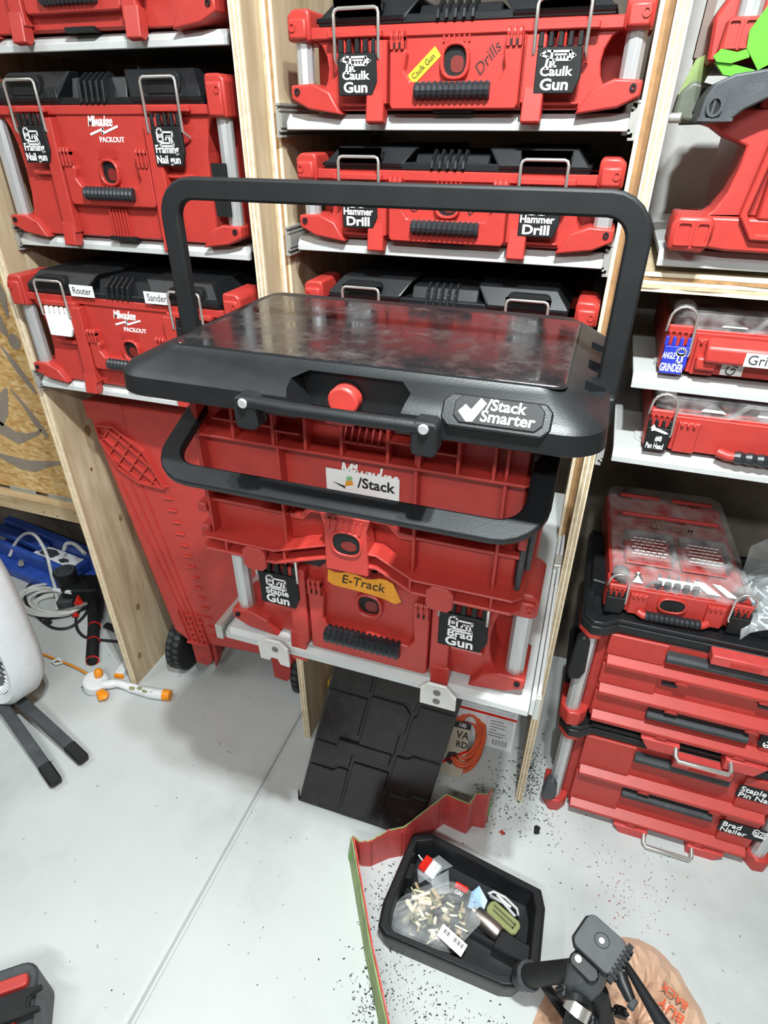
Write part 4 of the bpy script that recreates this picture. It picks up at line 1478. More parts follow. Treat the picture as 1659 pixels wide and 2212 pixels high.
# ------------------------------------------------------------------ stacked drawer cases
def drawer_case(label, loc, ndraw, h, plates, black_clip, tall=.034):
    """two- or three-drawer case with black rim, aluminium corner posts and a latch underneath"""
    t = thing('drawer_case', label, 'drawer case', loc)
    w, d = .585, .37
    m = MB()
    m.box(.045, w-.045, .030, d, .030, h-.02)
    m.box(.030, w-.030, .060, d, .030, h-.03)
    m.build('carcass', RED2, t, bevel=.003)
    for s in (-1, 1):
        xc = .030 if s < 0 else w-.030
        m = MB()
        e = [(xc-.034, .016), (xc-.012, -.012), (xc+.014, -.008), (xc+.032, .016), (xc+.032, .09), (xc-.034, .09)]
        m.prism(e, 'z', .0, .046)
        m.build('corner_foot', RED, t, bevel=.004, seg=2)
        m = MB().prism(e, 'z', h-.052, h-.030)
        m.build('corner_cap', RED, t, bevel=.004, seg=2)
        MB().tube([(xc-.006, .018, .040), (xc-.006, .018, h-.045)], .0185, 10).build('corner_post', ALU, t)
    # drawers
    z0, z1 = .034, h-.034
    dh = (z1-z0)/ndraw
    for k in range(ndraw):
        a = z0+k*dh
        b_ = a+dh-.004
        dr_ = MB().box(.066, w-.066, .014, .05, a, b_).build('drawer', RED, t, bevel=.002)
        m = MB()
        m.prism([(.014, a), (-.010, a+.004), (-.012, a+.016), (.014, a+.030)], 'x', .070, w-.070)
        m.build('drawer_lip', RED, dr_, bevel=.0015)
        for xa, xb in ((.066, .190), (.440, w-.066)):
            MB().box(xa, xb, .006, .02, a+.030, b_).build('raised_panel', RED, dr_, bevel=.002)
        m = MB()
        for x in (.235, .405):
            m.prism([(x-.014, a+.001), (x+.014, a+.001), (x+.008, a+.007), (x-.008, a+.007)], 'y', -.013, .0)
        m.build('lip_notches', RED2, dr_)
        m = MB()
        m.prism([(-.002, b_-.018), (-.010, b_-.024), (-.008, b_-.036), (.016, b_-.032), (.016, b_-.018)], 'x', .188, .408)
        if ndraw == 3 and k == 1:
            m = MB()
            m.box(.20, .232, .004, .016, b_-.024, b_-.016)
            m.box(.40, .432, .004, .016, b_-.024, b_-.016)
        m.build('pull_bar', BLKT, dr_, bevel=.0015)
        if k in plates:
            l1_, l2_, off = plates[k]
            zc = (a+b_)/2+.022
            q = MB().prism(chamf(.432, .552 if ndraw == 2 else .52, zc-.024, zc+.024, .006), 'y', .0035, .007).build('name_plate', BLKD, dr_, bevel=.001, label=('black drawer plate lettered '+(l1_+' '+l2_).strip()) if ndraw == 2 else 'black drawer plate with slanted white lettering, cut off by the picture edge')
            if ndraw == 2:
                text(l1_, q, (.437, .0032, zc+.010), .026, INK, bold=.012, sx=.92, align='LEFT')
                text(l2_, q, (.437, .0032, zc-.012), .025, INK, bold=.012, sx=.98, align='LEFT')
                ic = icon_nailer(.526, zc+.009, .66)
                ic.v = [(x, y+.0030-.001, z) for x, y, z in ic.v]
                ic.build('printed_icon', INK, q)
            else:
                text(l1_, q, (.462, .0032, zc-.001), .026, INK, bold=.012, rot=.75)
    # black rim
    m = MB()
    m.prism([(-.004, .014), (.020, -.014), (.048, -.012), (.078, .010), (w-.078, .010), (w-.048, -.012), (w-.020, -.014), (w+.004, .014), (w+.004, d), (-.004, d)], 'z', h-.036, h-.012)
    m.ring([(0, .014), (.022, -.010), (.046, -.008), (.076, .014), (w-.076, .014), (w-.046, -.008), (w-.022, -.010), (w, .014), (w, d), (0, d)],
           [(.02, .03), (.03, .02), (.046, .02), (.070, .045), (w-.070, .045), (w-.046, .02), (w-.03, .02), (w-.02, .03), (w-.02, d-.02), (.02, d-.02)], 'z', h-.014, h+.0)
    rim = m.build('rim', BLK, t, bevel=.003, seg=2)
    m = MB()
    m.prism([(.004, h-.014), (.044, h-.014), (.040, h+tall-.004), (.008, h+tall)], 'y', .10, .30)
    m.build('rim_corner', BLK, rim, bevel=.003)
    m = MB().box(.268, .400, -.020, .02, h-.040, h-.014)
    lt = m.build('release_button', PINK, t, bevel=.003, seg=2)
    m = MB()
    for i in range(3):
        m.box(.305, .365, -.0215, -.019, h-.034+i*.005, h-.032+i*.005)
    m.build('button_ribs', RED, lt)
    # lower latch with a bent bar
    m = MB()
    for (xa, xb) in ((.190, .280), (.380, .470)):
        q = .022 if xa < .25 else -.022
        P = [(xa+(q if q > 0 else 0), -.006), (xb+(q if q < 0 else 0), -.006), (xb, .030), (xa, .030)]
        m.prism(P, 'y', -.016, .02)
    lo = m.build('latch_block', PINK, t, bevel=.003, seg=2)
    MB().tube([(.272, -.010, .024), (.272, -.034, .016), (.278, -.042, .012), (.386, -.042, .012), (.392, -.034, .016), (.392, -.010, .024)], .0055, 10).build('latch_bar', STEEL, lo, smooth=1.2)
    if black_clip:
        z0_, z1_ = black_clip
        MB().prism([(-.010, z0_+.02), (-.002, z0_), (.022, z0_+.006), (.030, z0_+.03), (.026, z1_-.02), (.012, z1_), (-.004, z1_-.012)], 'y', -.016, .012).build('side_clip', CHAR if z0_ < .1 else BLK, t, bevel=.005, seg=2, label='black clip on the left corner post')
    return t
drawer_case('two-drawer red case on the floor with white-lettered plates', (.108, 1.115, .0), 2, .366, {1: ('Staple', 'Pin Nailer', 0), 0: ('Brad', 'Nailer', 0)}, (.045, .135), .001)
drawer_case('three-drawer red case stacked on top of the two-drawer case', (.100, 1.115, .367), 3, .352, {0: ('6MC', '', 0)}, (.165, .305))
og3 = organizer('small clear-topped organizer standing on the stacked drawer cases', (.142, 1.150, .722), .285, .42, .108, (dict(lines=None, mat=BLKD), dict(lines=None, mat=BLKD)), wells=True, rot=(0, 0, math.radians(3)))
# ------------------------------------------------------------------ under the drawer
# interlocking black panel leaning back
t = thing('interlocking_panel', 'glossy black panel with interlocking tile shapes leaning under the drawer', 'panel', (-.382, .895, .002))
GLB = plastic('glossy_black_plastic', (.012, .010, .010), .22, .35, .1, .08)
U = Vector((.990, .0, 0)).normalized()
Vv = Vector((.06, .155, .41)).normalized()
Nn = U.cross(Vv).normalized()
MP = Matrix(((U.x, Vv.x, Nn.x, 0), (U.y, Vv.y, Nn.y, 0), (U.z, Vv.z, Nn.z, 0), (0, 0, 0, 1)))
m = MB().box(-.178, .178, 0, .47, -.014, 0)
m.xf(MP).build('base_sheet', GLB, t, bevel=.002)
pads = [
    [(-.172, .006), (-.130, .006), (-.115, .020), (-.060, .020), (-.060, .150), (-.090, .150), (-.104, .136), (-.172, .136)],
    [(-.052, .006), (-.010, .006), (.006, .022), (.062, .022), (.062, .120), (.050, .132), (.050, .180), (-.052, .180)],
    [(.070, .006), (.172, .006), (.172, .132), (.130, .132), (.116, .118), (.070, .118)],
    [(-.172, .144), (-.108, .144), (-.094, .158), (-.060, .158), (-.060, .216), (-.172, .216)],
    [(.058, .140), (.070, .128), (.112, .128), (.126, .142), (.172, .142), (.172, .250), (.100, .250), (.088, .238), (.058, .238)],
    [(-.172, .262), (-.150, .262), (-.136, .250), (-.100, .250), (-.086, .262), (-.060, .262), (-.060, .380), (-.172, .380)],
    [(-.052, .240), (-.020, .240), (-.008, .228), (.050, .228), (.050, .300), (.062, .312), (.062, .370), (.040, .392), (-.052, .392)],
    [(.070, .258), (.172, .258), (.172, .400), (.080, .400), (.080, .372), (.070, .362)],
    [(-.172, .388), (-.120, .388), (-.106, .402), (-.060, .402), (-.060, .466), (-.172, .466)],
    [(-.052, .400), (.044, .400), (.070, .378), (.072, .408), (.172, .408), (.172, .466), (-.052, .466)]]
for p in pads:
    MB().prism(p, 'z', -.002, .0055).xf(MP).build('tile_pad', GLB, t, bevel=.002)
m = MB()
m.prism([(-.110, .205), (.045, .205), (.045, .240), (-.110, .240)], 'z', -.001, .010)
m.xf(MP).build('locking_bar', GLB, t, bevel=.002)
b = MB().prism([(-.180, .012), (-.176, .0), (-.176, .05)], 'y', .0, .006)
b.build('corner_tab', BLKD, t)

# orange cord hank in its sleeve
t = thing('cord_hank', 'coiled orange cord in a printed cardboard sleeve, under the drawer', 'cord', (-.150, 1.200, 0))
rnd = random.Random(9)
for k in range(13):
    a = k/12
    rr = .050+.034*a
    pts = []
    for i in range(26):
        th = 2*PI*i/26
        pts.append((.010+rr*.62*math.cos(th)+rnd.uniform(-.001, .001), .02+rr*1.20*math.sin(th)*.9, .012+.050*(1-a)*.0+.034+.022*math.sin(th)+.030*math.sin(k*1.7)*.6+(.012 if k % 2 else 0)))
    MB().tube(pts, .0052, 7, closed=True).build('cord_turn', ORC, t, smooth=1.2)
m = MB()
sl = MB().prism([(-.042, .0), (.030, .0), (.030, .160), (-.042, .160)], 'y', -.001, .002)
SM = Matrix.Translation((-.010, -.085, .006)) @ Matrix.Rotation(math.radians(-38), 4, 'X') @ Matrix.Rotation(math.radians(8), 4, 'Z')
sl.xf(SM)
so = sl.build('cardboard_sleeve', CARD, t)
q = MB()
for s_, x, z, sz in (('VA', .010, .122, .030), ('RD', .012, .094, .026)):
    k = text_mb(s_, sz, .02, 0, 1.0)
    k.xf(SM @ Matrix.Translation((x, -.0014, z)) @ FRONT @ Matrix.Rotation(0, 4, 'Z'))
    q.add(k.v, k.f)
q.build('lettering', INKB, so)
b = MB().prism([(-.042, .142), (.030, .142), (.030, .160), (-.042, .160)], 'y', -.0016, -.0009)
b.add(*(lambda z: (z.v, z.f))(MB().prism([(-.030, .040), (-.010, .030), (.006, .050), (.016, .052), (.014, .066), (-.004, .070), (-.022, .066)], 'y', -.0016, -.0009)))
b.xf(SM).build('dark_print', INKB, so)
b = MB().strip([(-.040, .030), (.029, .078)], .008, 'y', -.0016, -.0009)
b.xf(SM).build('red_print', LENSR, so)
q = MB()
k = text_mb('100', .016, .01, 0, 1.0)
k.xf(SM @ Matrix.Translation((.004, -.0020, .151)) @ FRONT)
q.add(k.v, k.f)
q.build('pale_lettering', PAPER, so)

# white product carton behind
t = thing('product_carton', 'white printed carton standing on the floor right of the orange cord', 'carton', (-.110, 1.255, 0), (math.radians(-12), 0, 0))
m = MB().box(-.085, .108, 0, .060, .0, .230)
m.build('carton', WHT, t, bevel=.001)
m = MB().box(-.085, .108, -.001, 0, .118, .126)
m.build('red_band', LENSR, t)
m = MB()
rnd = random.Random(3)
for r_ in range(9):
    z = .216-r_*.0085
    m.box(-.070, -.070+.030+rnd.random()*.030, -.0008, 0, z, z+.003)
    m.box(.012, .012+.030+rnd.random()*.045, -.0008, 0, z, z+.003)
for r_ in range(6):
    z = .100-r_*.011
    m.box(.030, .050+rnd.random()*.040, -.0008, 0, z, z+.0028)
for i in range(14):
    x = .045+i*.0034
    m.box(x, x+.0010+.0014*(i % 3 == 0), -.0008, 0, .014, .034)
m.build('small_print', plastic('grey_print', (.20, .20, .20), .7), t)
m = MB()
for r_ in range(2):
    m.ring(rrect(-.075+r_*.082, .0+r_*.098, .135, .222, .002, 1), rrect(-.0738+r_*.082, -.0012+r_*.098, .1362, .2208, .002, 1), 'y', -.0006, 0)
m.ring(rrect(.018, .098, .048, .112, .002, 1), rrect(.0192, .0968, .0492, .1108, .002, 1), 'y', -.0006, 0)
m.build('print_frame', plastic('pale_grey_print', (.45, .45, .45), .7), t)

t = thing('yellow_case', 'sliver of a yellow object behind the black panel', 'case', (-.600, 1.21, 0))
MB().prism(chamf(0, .03, .02, .16, .01), 'y', 0, .09).build('body', plastic('yellow_plastic', (.75, .45, .01), .4), t, bevel=.003)
MB().prism(chamf(.004, .026, .03, .06, .004), 'y', -.003, .002).build('dark_panel', BLKD, t)

# ------------------------------------------------------------------ cut strip
t = thing('cut_panel_strip', 'red plastic strip with green tape edging, standing bent on the floor', 'strip', (-.345, .790, 0))
base = [(.312, .226), (.306, .200), (.275, .196), (.262, .168), (.197, .176), (.117, .056), (.082, .036), (.042, .0), (.018, -.006), (-.006, .006)]
m = MB()
H = [.150, .158, .150, .140, .136, .134, .132, .120, .112, .106]
def ribbon(path, hts, th, z0=0.0, jag=0, seed=1, zb=None, lean=0.0):
    r = random.Random(seed)
    v, f = [], []
    P = [Vector((x, y)) for x, y in path]
    for i, p in enumerate(P):
        d = (P[min(i+1, len(P)-1)]-P[max(i-1, 0)]).normalized()
        nr = Vector((-d.y, d.x))*th/2
        h = hts[i]+r.uniform(-jag, jag)
        z_ = z0+(zb[i] if zb else 0)
        v += [(p.x+nr.x-lean, p.y+nr.y, z_), (p.x-nr.x-lean, p.y-nr.y, z_), (p.x-nr.x, p.y-nr.y, h), (p.x+nr.x, p.y+nr.y, h)]
    for i in range(len(P)-1):
        a = 4*i
        for q in range(4):
            f.append((a+q, a+(q+1) % 4, a+4+(q+1) % 4, a+4+q))
    f += [(0, 1, 2, 3), (4*len(P)-1, 4*len(P)-2, 4*len(P)-3, 4*len(P)-4)]
    return MB().add(v, f)
def dense(path, hts, n):
    o, h = [], []
    for i in range(len(path)-1):
        for k in range(n):
            a = k/n
            o.append((path[i][0]*(1-a)+path[i+1][0]*a, path[i][1]*(1-a)+path[i+1][1]*a))
            h.append(hts[i]*(1-a)+hts[i+1]*a)
    return o+[path[-1]], h+[hts[-1]]
pa, ha = dense(base, H, 5)
ribbon(pa, ha, .0035, 0, .0016, 5).build('long_face', PINK, t)
leg = [(-.006, .006), (.002, -.004), (.060, -.100), (.120, -.200), (.200, -.320), (.290, -.460)]
hl = [.106, .102, .094, .088, .084, .080]
pb_, hb = dense(leg, hl, 6)
ribbon(pb_, hb, .0035, 0, .0016, 6, None, .011).build('short_face', PINK, t)
off = [(x-.0035, y-.0025) for x, y in pb_]
ribbon(off, [h-.004 for h in hb], .003, .0, .0012, 7, None, .011).build('green_backing', GRN2, t)
m = ribbon([(x, y) for x, y in pa], [h+.0012 for h in ha], .0030, .0, .001, 8, [h-.0012 for h in ha])
m.build('olive_edge', GRN2, t)
m = MB()
m.add([(.3145, .228, .02), (.3145, .228, .145), (.309, .212, .142), (.3125, .219, .110), (.311, .213, .060), (.3125, .218, .02)], [(0, 1, 2, 3, 4, 5), (5, 4, 3, 2, 1, 0)])
m.prism([(-.010, .020), (.004, .024), (.006, .050), (-.006, .060), (-.012, .040)], 'y', -.012, -.009)
m.build('green_tape', GRN, t)
m = MB()
for (x, y) in ((.268, .184), (.185, .160), (.112, .054), (.046, .005)):
    m.tube([(x, y-.003, .006), (x, y-.003, .118)], .003, 6)
m.build('fold_ribs', RED2, t)

# ------------------------------------------------------------------ black tray with small hardware
t = thing('black_tray', 'black chamfered plastic tray of small hardware on the floor', 'tray', (-.045, .745, 0))
outer = [(-.180, -.112), (-.160, -.126), (.118, -.136), (.146, -.128), (.188, -.080), (.186, .052), (.172, .092), (-.126, .142), (-.166, .122), (-.186, -.060)]
def shrink(poly, k):
    cx = sum(p[0] for p in poly)/len(poly)
    cy_ = sum(p[1] for p in poly)/len(poly)
    out = []
    for x, y in poly:
        l = math.hypot(x-cx, y-cy_)
        out.append((cx+(x-cx)*(1-k/l), cy_+(y-cy_)*(1-k/l)))
    return out
inner = shrink(outer, .024)
foot = shrink(outer, .010)
m = MB()
m.prism(foot, 'z', 0, .008)
n = len(outer)
o2 = shrink(outer, .006)
v = [(x, y, .0) for x, y in foot]+[(x, y, .062) for x, y in outer]+[(x, y, .074) for x, y in outer]+[(x, y, .080) for x, y in o2]+[(x, y, .080) for x, y in inner]+[(x, y, .008) for x, y in shrink(outer, .032)]
f = []
for a in range(5):
    for i in range(n):
        j = (i+1) % n
        f.append((a*n+i, a*n+j, (a+1)*n+j, (a+1)*n+i))
m.add(v, f)
m.build('tray_body', BLK, t, bevel=.0015)
m = MB()
m.prism([(-.150, -.010), (.160, -.062), (.160, -.050), (-.150, .004)], 'z', .006, .034)
m.prism([(.080, -.060), (.165, -.072), (.165, -.030), (.096, -.018)], 'z', .006, .058)
m.prism([(-.162, .02), (-.138, .02), (-.138, .06), (-.162, .06)], 'z', .006, .060)
m.build('inner_divider', BLK, t, bevel=.003)

def at(x, y):
    return (-.045+x, .745+y, .010)
t = thing('brass_fittings_bag', 'clear bag of brass fittings with a white barcode label, in the tray', 'bag', at(-.060, -.030))
rnd = random.Random(21)
N = 16
v, f = [], []
for i in range(N+1):
    for j in range(N+1):
        u, w_ = i/N*2-1, j/N*2-1
        x = .105*u*(1-.25*abs(w_)) + .02*w_
        y = .085*w_*(1-.18*abs(u))+.012*u
        r = max(0, 1-(u*u+w_*w_)*.52)
        z = .004+.052*r**.7+rnd.uniform(-.004, .004)*r
        v.append((x, y, max(.002, z)))
for i in range(N):
    for j in range(N):
        a = i*(N+1)+j
        f.append((a, a+1, a+N+2, a+N+1))
m = MB().add(v, f)
bo = m.build('film', CLEARF, t)
OLB = metal('olive_zinc', (.42, .40, .20), .35, .6)
BRN = plastic('tan_fitting', (.46, .34, .20), .4, .2)
flap = MB()
flap.add([(-.06, .055, .03), (-.02, .085, .05), (.012, .125, .030), (-.028, .135, .040), (-.075, .095, .018)], [(0, 1, 3, 4), (1, 2, 3)])
flap.build('film_flap', CLEARB, t)
for k in range(70):
    x, y = rnd.uniform(-.07, .07), rnd.uniform(-.05, .05)
    l, a, z = rnd.uniform(.010, .034), rnd.uniform(0, PI), rnd.uniform(.008, .040)
    e = rnd.uniform(-.25, .25)
    dx, dy = l/2*math.cos(a), l/2*math.sin(a)
    MB().tube([(x-dx, y-dy, z-e*l/2), (x+dx, y+dy, z+e*l/2)], rnd.choice((.0025, .004, .006)), 8).build('fitting', (BRASS, OLB, PLYD, BRN)[k % 4], t)
lbl = MB().box(-.032, .032, -.010, .010, 0, .0006)
LM = Matrix.Translation((.050, -.052, .058)) @ Matrix.Rotation(math.radians(-22), 4, 'Z') @ Matrix.Rotation(math.radians(25), 4, 'X')
lbl = MB().box(-.034, .034, -.014, .014, 0, .0006).xf(LM).build('barcode_label', PAPER, t, label='white barcode label')
m = MB()
for i in range(16):
    x = -.024+i*.0032
    if i not in (5, 6, 7):
        m.box(x, x+.0010+.0012*(i % 3 == 0), .0, .009, .0006, .0011)
m.xf(LM).build('bar_code', INKB, lbl)

t = thing('reflector_pack', 'red and white reflector pieces in thin packaging at the back of the tray', 'reflector', at(-.105, .075), (0, 0, math.radians(-20)))
MB().box(-.022, .026, -.022, .020, 0, .034).build('white_block', WHT, t, bevel=.003)
MB().box(-.020, .000, -.024, .016, .030, .042).build('red_lens', LENSR, t, bevel=.002)
MB().box(.004, .016, .000, .016, .030, .040).build('white_lens', PAPER, t, bevel=.001)
m = MB().tube([(-.020, .0, .03), (-.038, .004, .034)], .0022, 8)
m.build('pin', ALU, t)
MB().add([(.02, -.02, .02), (.05, -.05, .012), (.075, -.02, .03), (.045, .02, .038)], [(0, 1, 2, 3)]).build('film', CLEARB, t)
t = thing('red_pack', 'small red and black printed pack in the middle of the tray', 'pack', at(-.018, .045), (0, 0, math.radians(-10)))
MB().box(-.020, .018, -.016, .016, 0, .026).build('pack', BLKD, t, bevel=.002)
MB().box(-.016, .018, .0, .016, .026, .030).build('red_lens', LENSR, t, bevel=.002)
MB().tube([(-.022, -.016, .004), (-.020, -.017, .028), (-.014, -.016, .05), (-.020, -.01, .062)], .0024, 8).build('wire', STEEL, t)
k = text_mb('GRI', .013, .02)
k.xf(Matrix.Translation((.0, -.008, .0265)))
k.build('lettering', INK, t)
t = thing('blue_strip', 'crumpled pale blue tag beside the silver hook in the tray', 'tag', at(.030, .040))
MB().add([(-.022, -.020, .012), (.016, -.026, .016), (.022, .004, .026), (-.004, .028, .034), (-.020, .012, .022)], [(0, 1, 2, 3, 4), (4, 3, 2, 1, 0)]).build('tag_sheet', plastic('pale_blue_sheet', (.28, .46, .62), .3, .3), t)
MB().add([(-.012, -.012, .0165), (.006, -.014, .0185), (.006, -.008, .021), (-.010, -.006, .020)], [(0, 1, 2, 3)]).build('tag_print', TAGB, t)
MB().tube([(-.02, .0, .004), (.02, .0, .006)], .003, 6).build('tag_wire', STEEL, t)
t = thing('snap_hook', 'silver spring hook lying at the right end of the tray', 'hook', at(.088, .040), (0, 0, math.radians(-14)))
MB().tube([(-.040, .006, .036), (-.03, .016, .040), (.0, .018, .042), (.034, .010, .040), (.042, .0, .038), (.036, -.006, .037), (.0, .006, .038), (-.034, .004, .036)], .0040, 8, closed=True).build('hook', ALU, t, smooth=1.2)
MB().tube([(-.02, .012, .041), (.02, .006, .040)], .0028, 8).build('gate', STEEL, t)
t = thing('olive_clip', 'olive translucent clip under the spring hook in the tray', 'clip', at(.095, .018), (0, 0, math.radians(-24)))
OLV = glassy('olive_film', (.30, .32, .14), .8, .2)
MB().prism(chamf(-.042, .042, -.018, .018, .008), 'z', .018, .030).build('plate', OLV, t, bevel=.002)
MB().strip([(-.030, .006), (.030, .004), (.030, -.006), (-.026, -.004)], .0035, 'z', .029, .033).build('slot_outline', plastic('dark_olive', (.10, .10, .04), .5), t)
t = thing('metal_cylinder', 'short bare metal cylinder lying in the tray beside its divider', 'cylinder', at(.062, -.004), (0, 0, math.radians(-24)))
MB().tube([(-.034, 0, .020), (-.030, 0, .020), (.030, 0, .020), (.034, 0, .020)], [.017, .019, .019, .017], 18).build('barrel', metal('worn_steel', (.52, .46, .42), .4), t, smooth=.7)
MB().tube([(-.044, 0, .020), (-.033, 0, .020)], .009, 12).build('end_stub', STEEL, t)

# ------------------------------------------------------------------ tripod
t = thing('tripod', 'black camera tripod with empty top plate, at the bottom right', 'tripod', (.205, .600, 0))
def seg(name, a, b_, r0, r1, mat, par, n=12, flat=None):
    return MB().tube([a, tuple((Vector(a)+Vector(b_))/2), b_], [r0, (r0+r1)/2, r1], n, flat=flat).build(name, mat, par, smooth=.8)
hub = Vector((0, -.010, .300))
MB().tube([hub+Vector((0, 0, -.05)), hub+Vector((0, 0, .02)), hub+Vector((0, .006, .05))], [.034, .036, .028], 14).build('hub', CHAR, t, bevel=.003, smooth=.7)
c = t
MB().tube([hub+Vector((-.012, -.034, -.01)), hub+Vector((-.012, -.044, -.012))], .020, 16).build('hub_socket', BLKD, t)
feet = [(-.105, .030, .094), (-.012, -.150, .02), (.118, -.060, .004)]
for k, fp in enumerate(feet):
    top = hub+Vector((fp[0]*.22, fp[1]*.22-.0, -.015))
    fv = Vector(fp)
    mid = top+(fv-top)*.86
    lg = seg('leg', tuple(top), tuple(mid), .019, .022, BLKD, t, 14)
    seg('leg_lock', tuple(top+(fv-top)*.80), tuple(top+(fv-top)*.93), .027, .027, BLK, lg, 14)
    seg('leg_foot', tuple(top+(fv-top)*.92), tuple(fv), .016, .013, BLKT, lg, 12)
    seg('lock_ring', tuple(top+(fv-top)*.775), tuple(top+(fv-top)*.80), .0285, .0285, CHAR, lg, 14)
    kn_ = top+(fv-top)*.22+Vector((.030 if k != 0 else .01, .012 if k else -.034, .012))
    kb = MB()
    kb.tube([kn_+Vector((0, .006, 0)), kn_+Vector((0, -.010, -.002))], .012, 8)
    for i in range(6):
        a = 2*PI*i/6
        kb.sphere(tuple(kn_+Vector((.011*math.cos(a), -.002, .011*math.sin(a)))), .0052, 6, 4)
    kb.build('leg_knob', BLK, lg, smooth=1.0)
    br = MB().tube([tuple(Vector((0, -.02, .12))), tuple(top+(fv-top)*.62)], .008, 6, flat=(1.4, .6)).build('brace', BLKD, t)
MB().tube([tuple(hub), (0, -.02, .11)], .011, 10).build('centre_column', CHAR, t)
seg('chrome_collar', tuple(hub+Vector((-.004, -.038, -.024))), tuple(hub+Vector((-.010, -.056, -.034))), .024, .024, STEEL, t)
# head
HMt = Matrix.Translation((.012, .018, .372)) @ Matrix.Rotation(math.radians(-28), 4, 'Z') @ Matrix.Rotation(math.radians(10), 4, 'X')
m = MB().prism(chamf(-.044, .044, -.036, .036, .012), 'z', -.014, -.003).xf(HMt)
hd = m.build('head_base', BLK, t, bevel=.003, seg=2)
m = MB().prism(rrect(-.040, .040, -.034, .034, .014, 4), 'z', -.003, .005).xf(HMt)
m.build('top_plate', CHAR, hd, bevel=.0015)
m = MB()
m.ring(oval(0, .006, .014, .013, 20, 2), oval(0, .006, .0125, .0115, 20, 2), 'z', .005, .0056)
m.xf(HMt).build('plate_groove', BLKD, hd)
m = MB().disc((0, .004), .0052, 'z', .005, .010, 12).xf(HMt)
m.build('camera_screw', STEEL, hd)
m = MB().disc((-.016, -.046), .0062, 'z', -.012, -.004, 12).xf(HMt)
m.build('side_screw', STEEL, hd)
m = MB().prism(chamf(-.030, .026, -.062, -.034, .008), 'z', -.040, -.008).xf(HMt)
m.build('tilt_block', BLK, hd, bevel=.003)
m = MB()
for i in range(7):
    m.box(.034, .050, -.030+i*.009, -.025+i*.009, -.010, .006)
m.box(.036, .046, -.038, .038, -.012, .002)
m.xf(HMt).build('quick_release_rack', BLKD, hd)
m = MB()
m.tube([(.048, -.012, -.006), (.060, -.022, -.006), (.082, -.034, -.008)], [.012, .012, .009], 10)
m.xf(HMt).build('tilt_knob', BLK, hd, smooth=.8)
m = MB().box(.080, .092, -.046, -.028, -.014, .000).xf(HMt)
m.build('knob_lever', BLKT, hd, bevel=.002)
m = MB()
m.tube([(.052, .030, .335), (.075, -.002, .345), (.100, -.038, .352), (.130, -.080, .36), (.158, -.120, .37)], [.0065, .0075, .010, .0135, .014], 12)
m.build('pan_handle', BLKD, t, smooth=.9)

# ------------------------------------------------------------------ tan bag
t = thing('tan_plastic_bag', 'crumpled tan plastic carrier bag with orange lettering under the tripod', 'bag', (.330, .700, 0))
out = [(-.190, -.140), (-.165, -.050), (-.110, .010), (-.030, .100), (.000, .132), (.040, .136), (.085, .128), (.125, .098), (.165, .035), (.195, -.040), (.215, -.110), (.18, -.20), (.0, -.24), (-.14, -.22)]
rnd = random.Random(77)
cx, cyb = .02, -.06
v, f = [], []
RN = 9
n = len(out)*3
ring = []
for i in range(len(out)):
    a, c_ = out[i], out[(i+1) % len(out)]
    for k in range(3):
        ring.append((a[0]+(c_[0]-a[0])*k/3+rnd.uniform(-.003, .003), a[1]+(c_[1]-a[1])*k/3+rnd.uniform(-.003, .003)))
for q in range(RN+1):
    s_ = 1-q/RN
    for i, (x, y) in enumerate(ring):
        z = .001+.030*(1-s_**4)+.012*math.sin(i*1.9+q*.8)*(1-s_**3)*.6+rnd.uniform(0, .010)*(1-s_**6)
        v.append((cx+(x-cx)*(s_+.001), cyb+(y-cyb)*(s_+.001), max(.001, z)))
for q in range(RN):
    for i in range(n):
        j = (i+1) % n
        f.append((q*n+i, q*n+j, (q+1)*n+j, (q+1)*n+i))
MB().add(v, f).build('bag_film', TAN, t)
q = MB()
for s_, x, y, sz in (('BUY', .090, -.010, .028), ('BACK', .098, .020, .022), ('OUR', .075, -.040, .022)):
    k = text_mb(s_, sz, .02, 0, 1)
    k.xf(Matrix.Translation((x, y, .058)) @ Matrix.Rotation(math.radians(152), 4, 'Z'))
    q.add(k.v, k.f)
q.build('orange_lettering', ORC, t)
# ------------------------------------------------------------------ left bay storage
t = thing('strand_board', 'upright strand board with grey painted shapes at the left edge', 'board', (-2.35, 1.42, .50))
MB().box(0, 1.05, 0, .012, 0, .84).build('board', OSB, t)
m = MB()
m.box(.10, .30, -.004, .0, -.028, .004)
m.box(.38, .50, -.004, .0, -.028, .004)
m.box(.56, .68, -.004, .0, -.024, .004)
m.build('torn_label', plastic('torn_paper', (.36, .36, .30), .8, .15), t)
def leaf(pts, wid):
    P = [Vector(p) for p in pts]
    L_, R_ = [], []
    for i, p in enumerate(P):
        d = (P[min(i+1, len(P)-1)]-P[max(i-1, 0)]).normalized()
        nr = Vector((-d.y, d.x))*wid[i]/2
        L_.append(tuple(p+nr))
        R_.append(tuple(p-nr))
    return L_+R_[::-1]
def gshape(pts, wid, m):
    P = [(x+2.35, z-.50) for x, z in pts]
    m.prism(leaf(P, wid), 'y', -.0012, 0)
m = MB()
gshape([(-1.79, 1.20), (-1.755, 1.14), (-1.740, 1.105), (-1.735, 1.09)], [.03, .05, .03, .008], m)
m.prism([(x+2.35, z-.50) for x, z in oval(-1.712, 1.075, .024, .026, 14, 2)], 'y', -.0012, 0)
gshape([(-1.775, 1.055), (-1.745, 1.00), (-1.715, .95), (-1.69, .905)], [.006, .024, .026, .012], m)
gshape([(-1.90, .76), (-1.868, .82), (-1.840, .875), (-1.815, .908)], [.014, .044, .034, .008], m)
gshape([(-1.80, .908), (-1.765, .860), (-1.735, .80), (-1.70, .745)], [.006, .016, .028, .020], m)
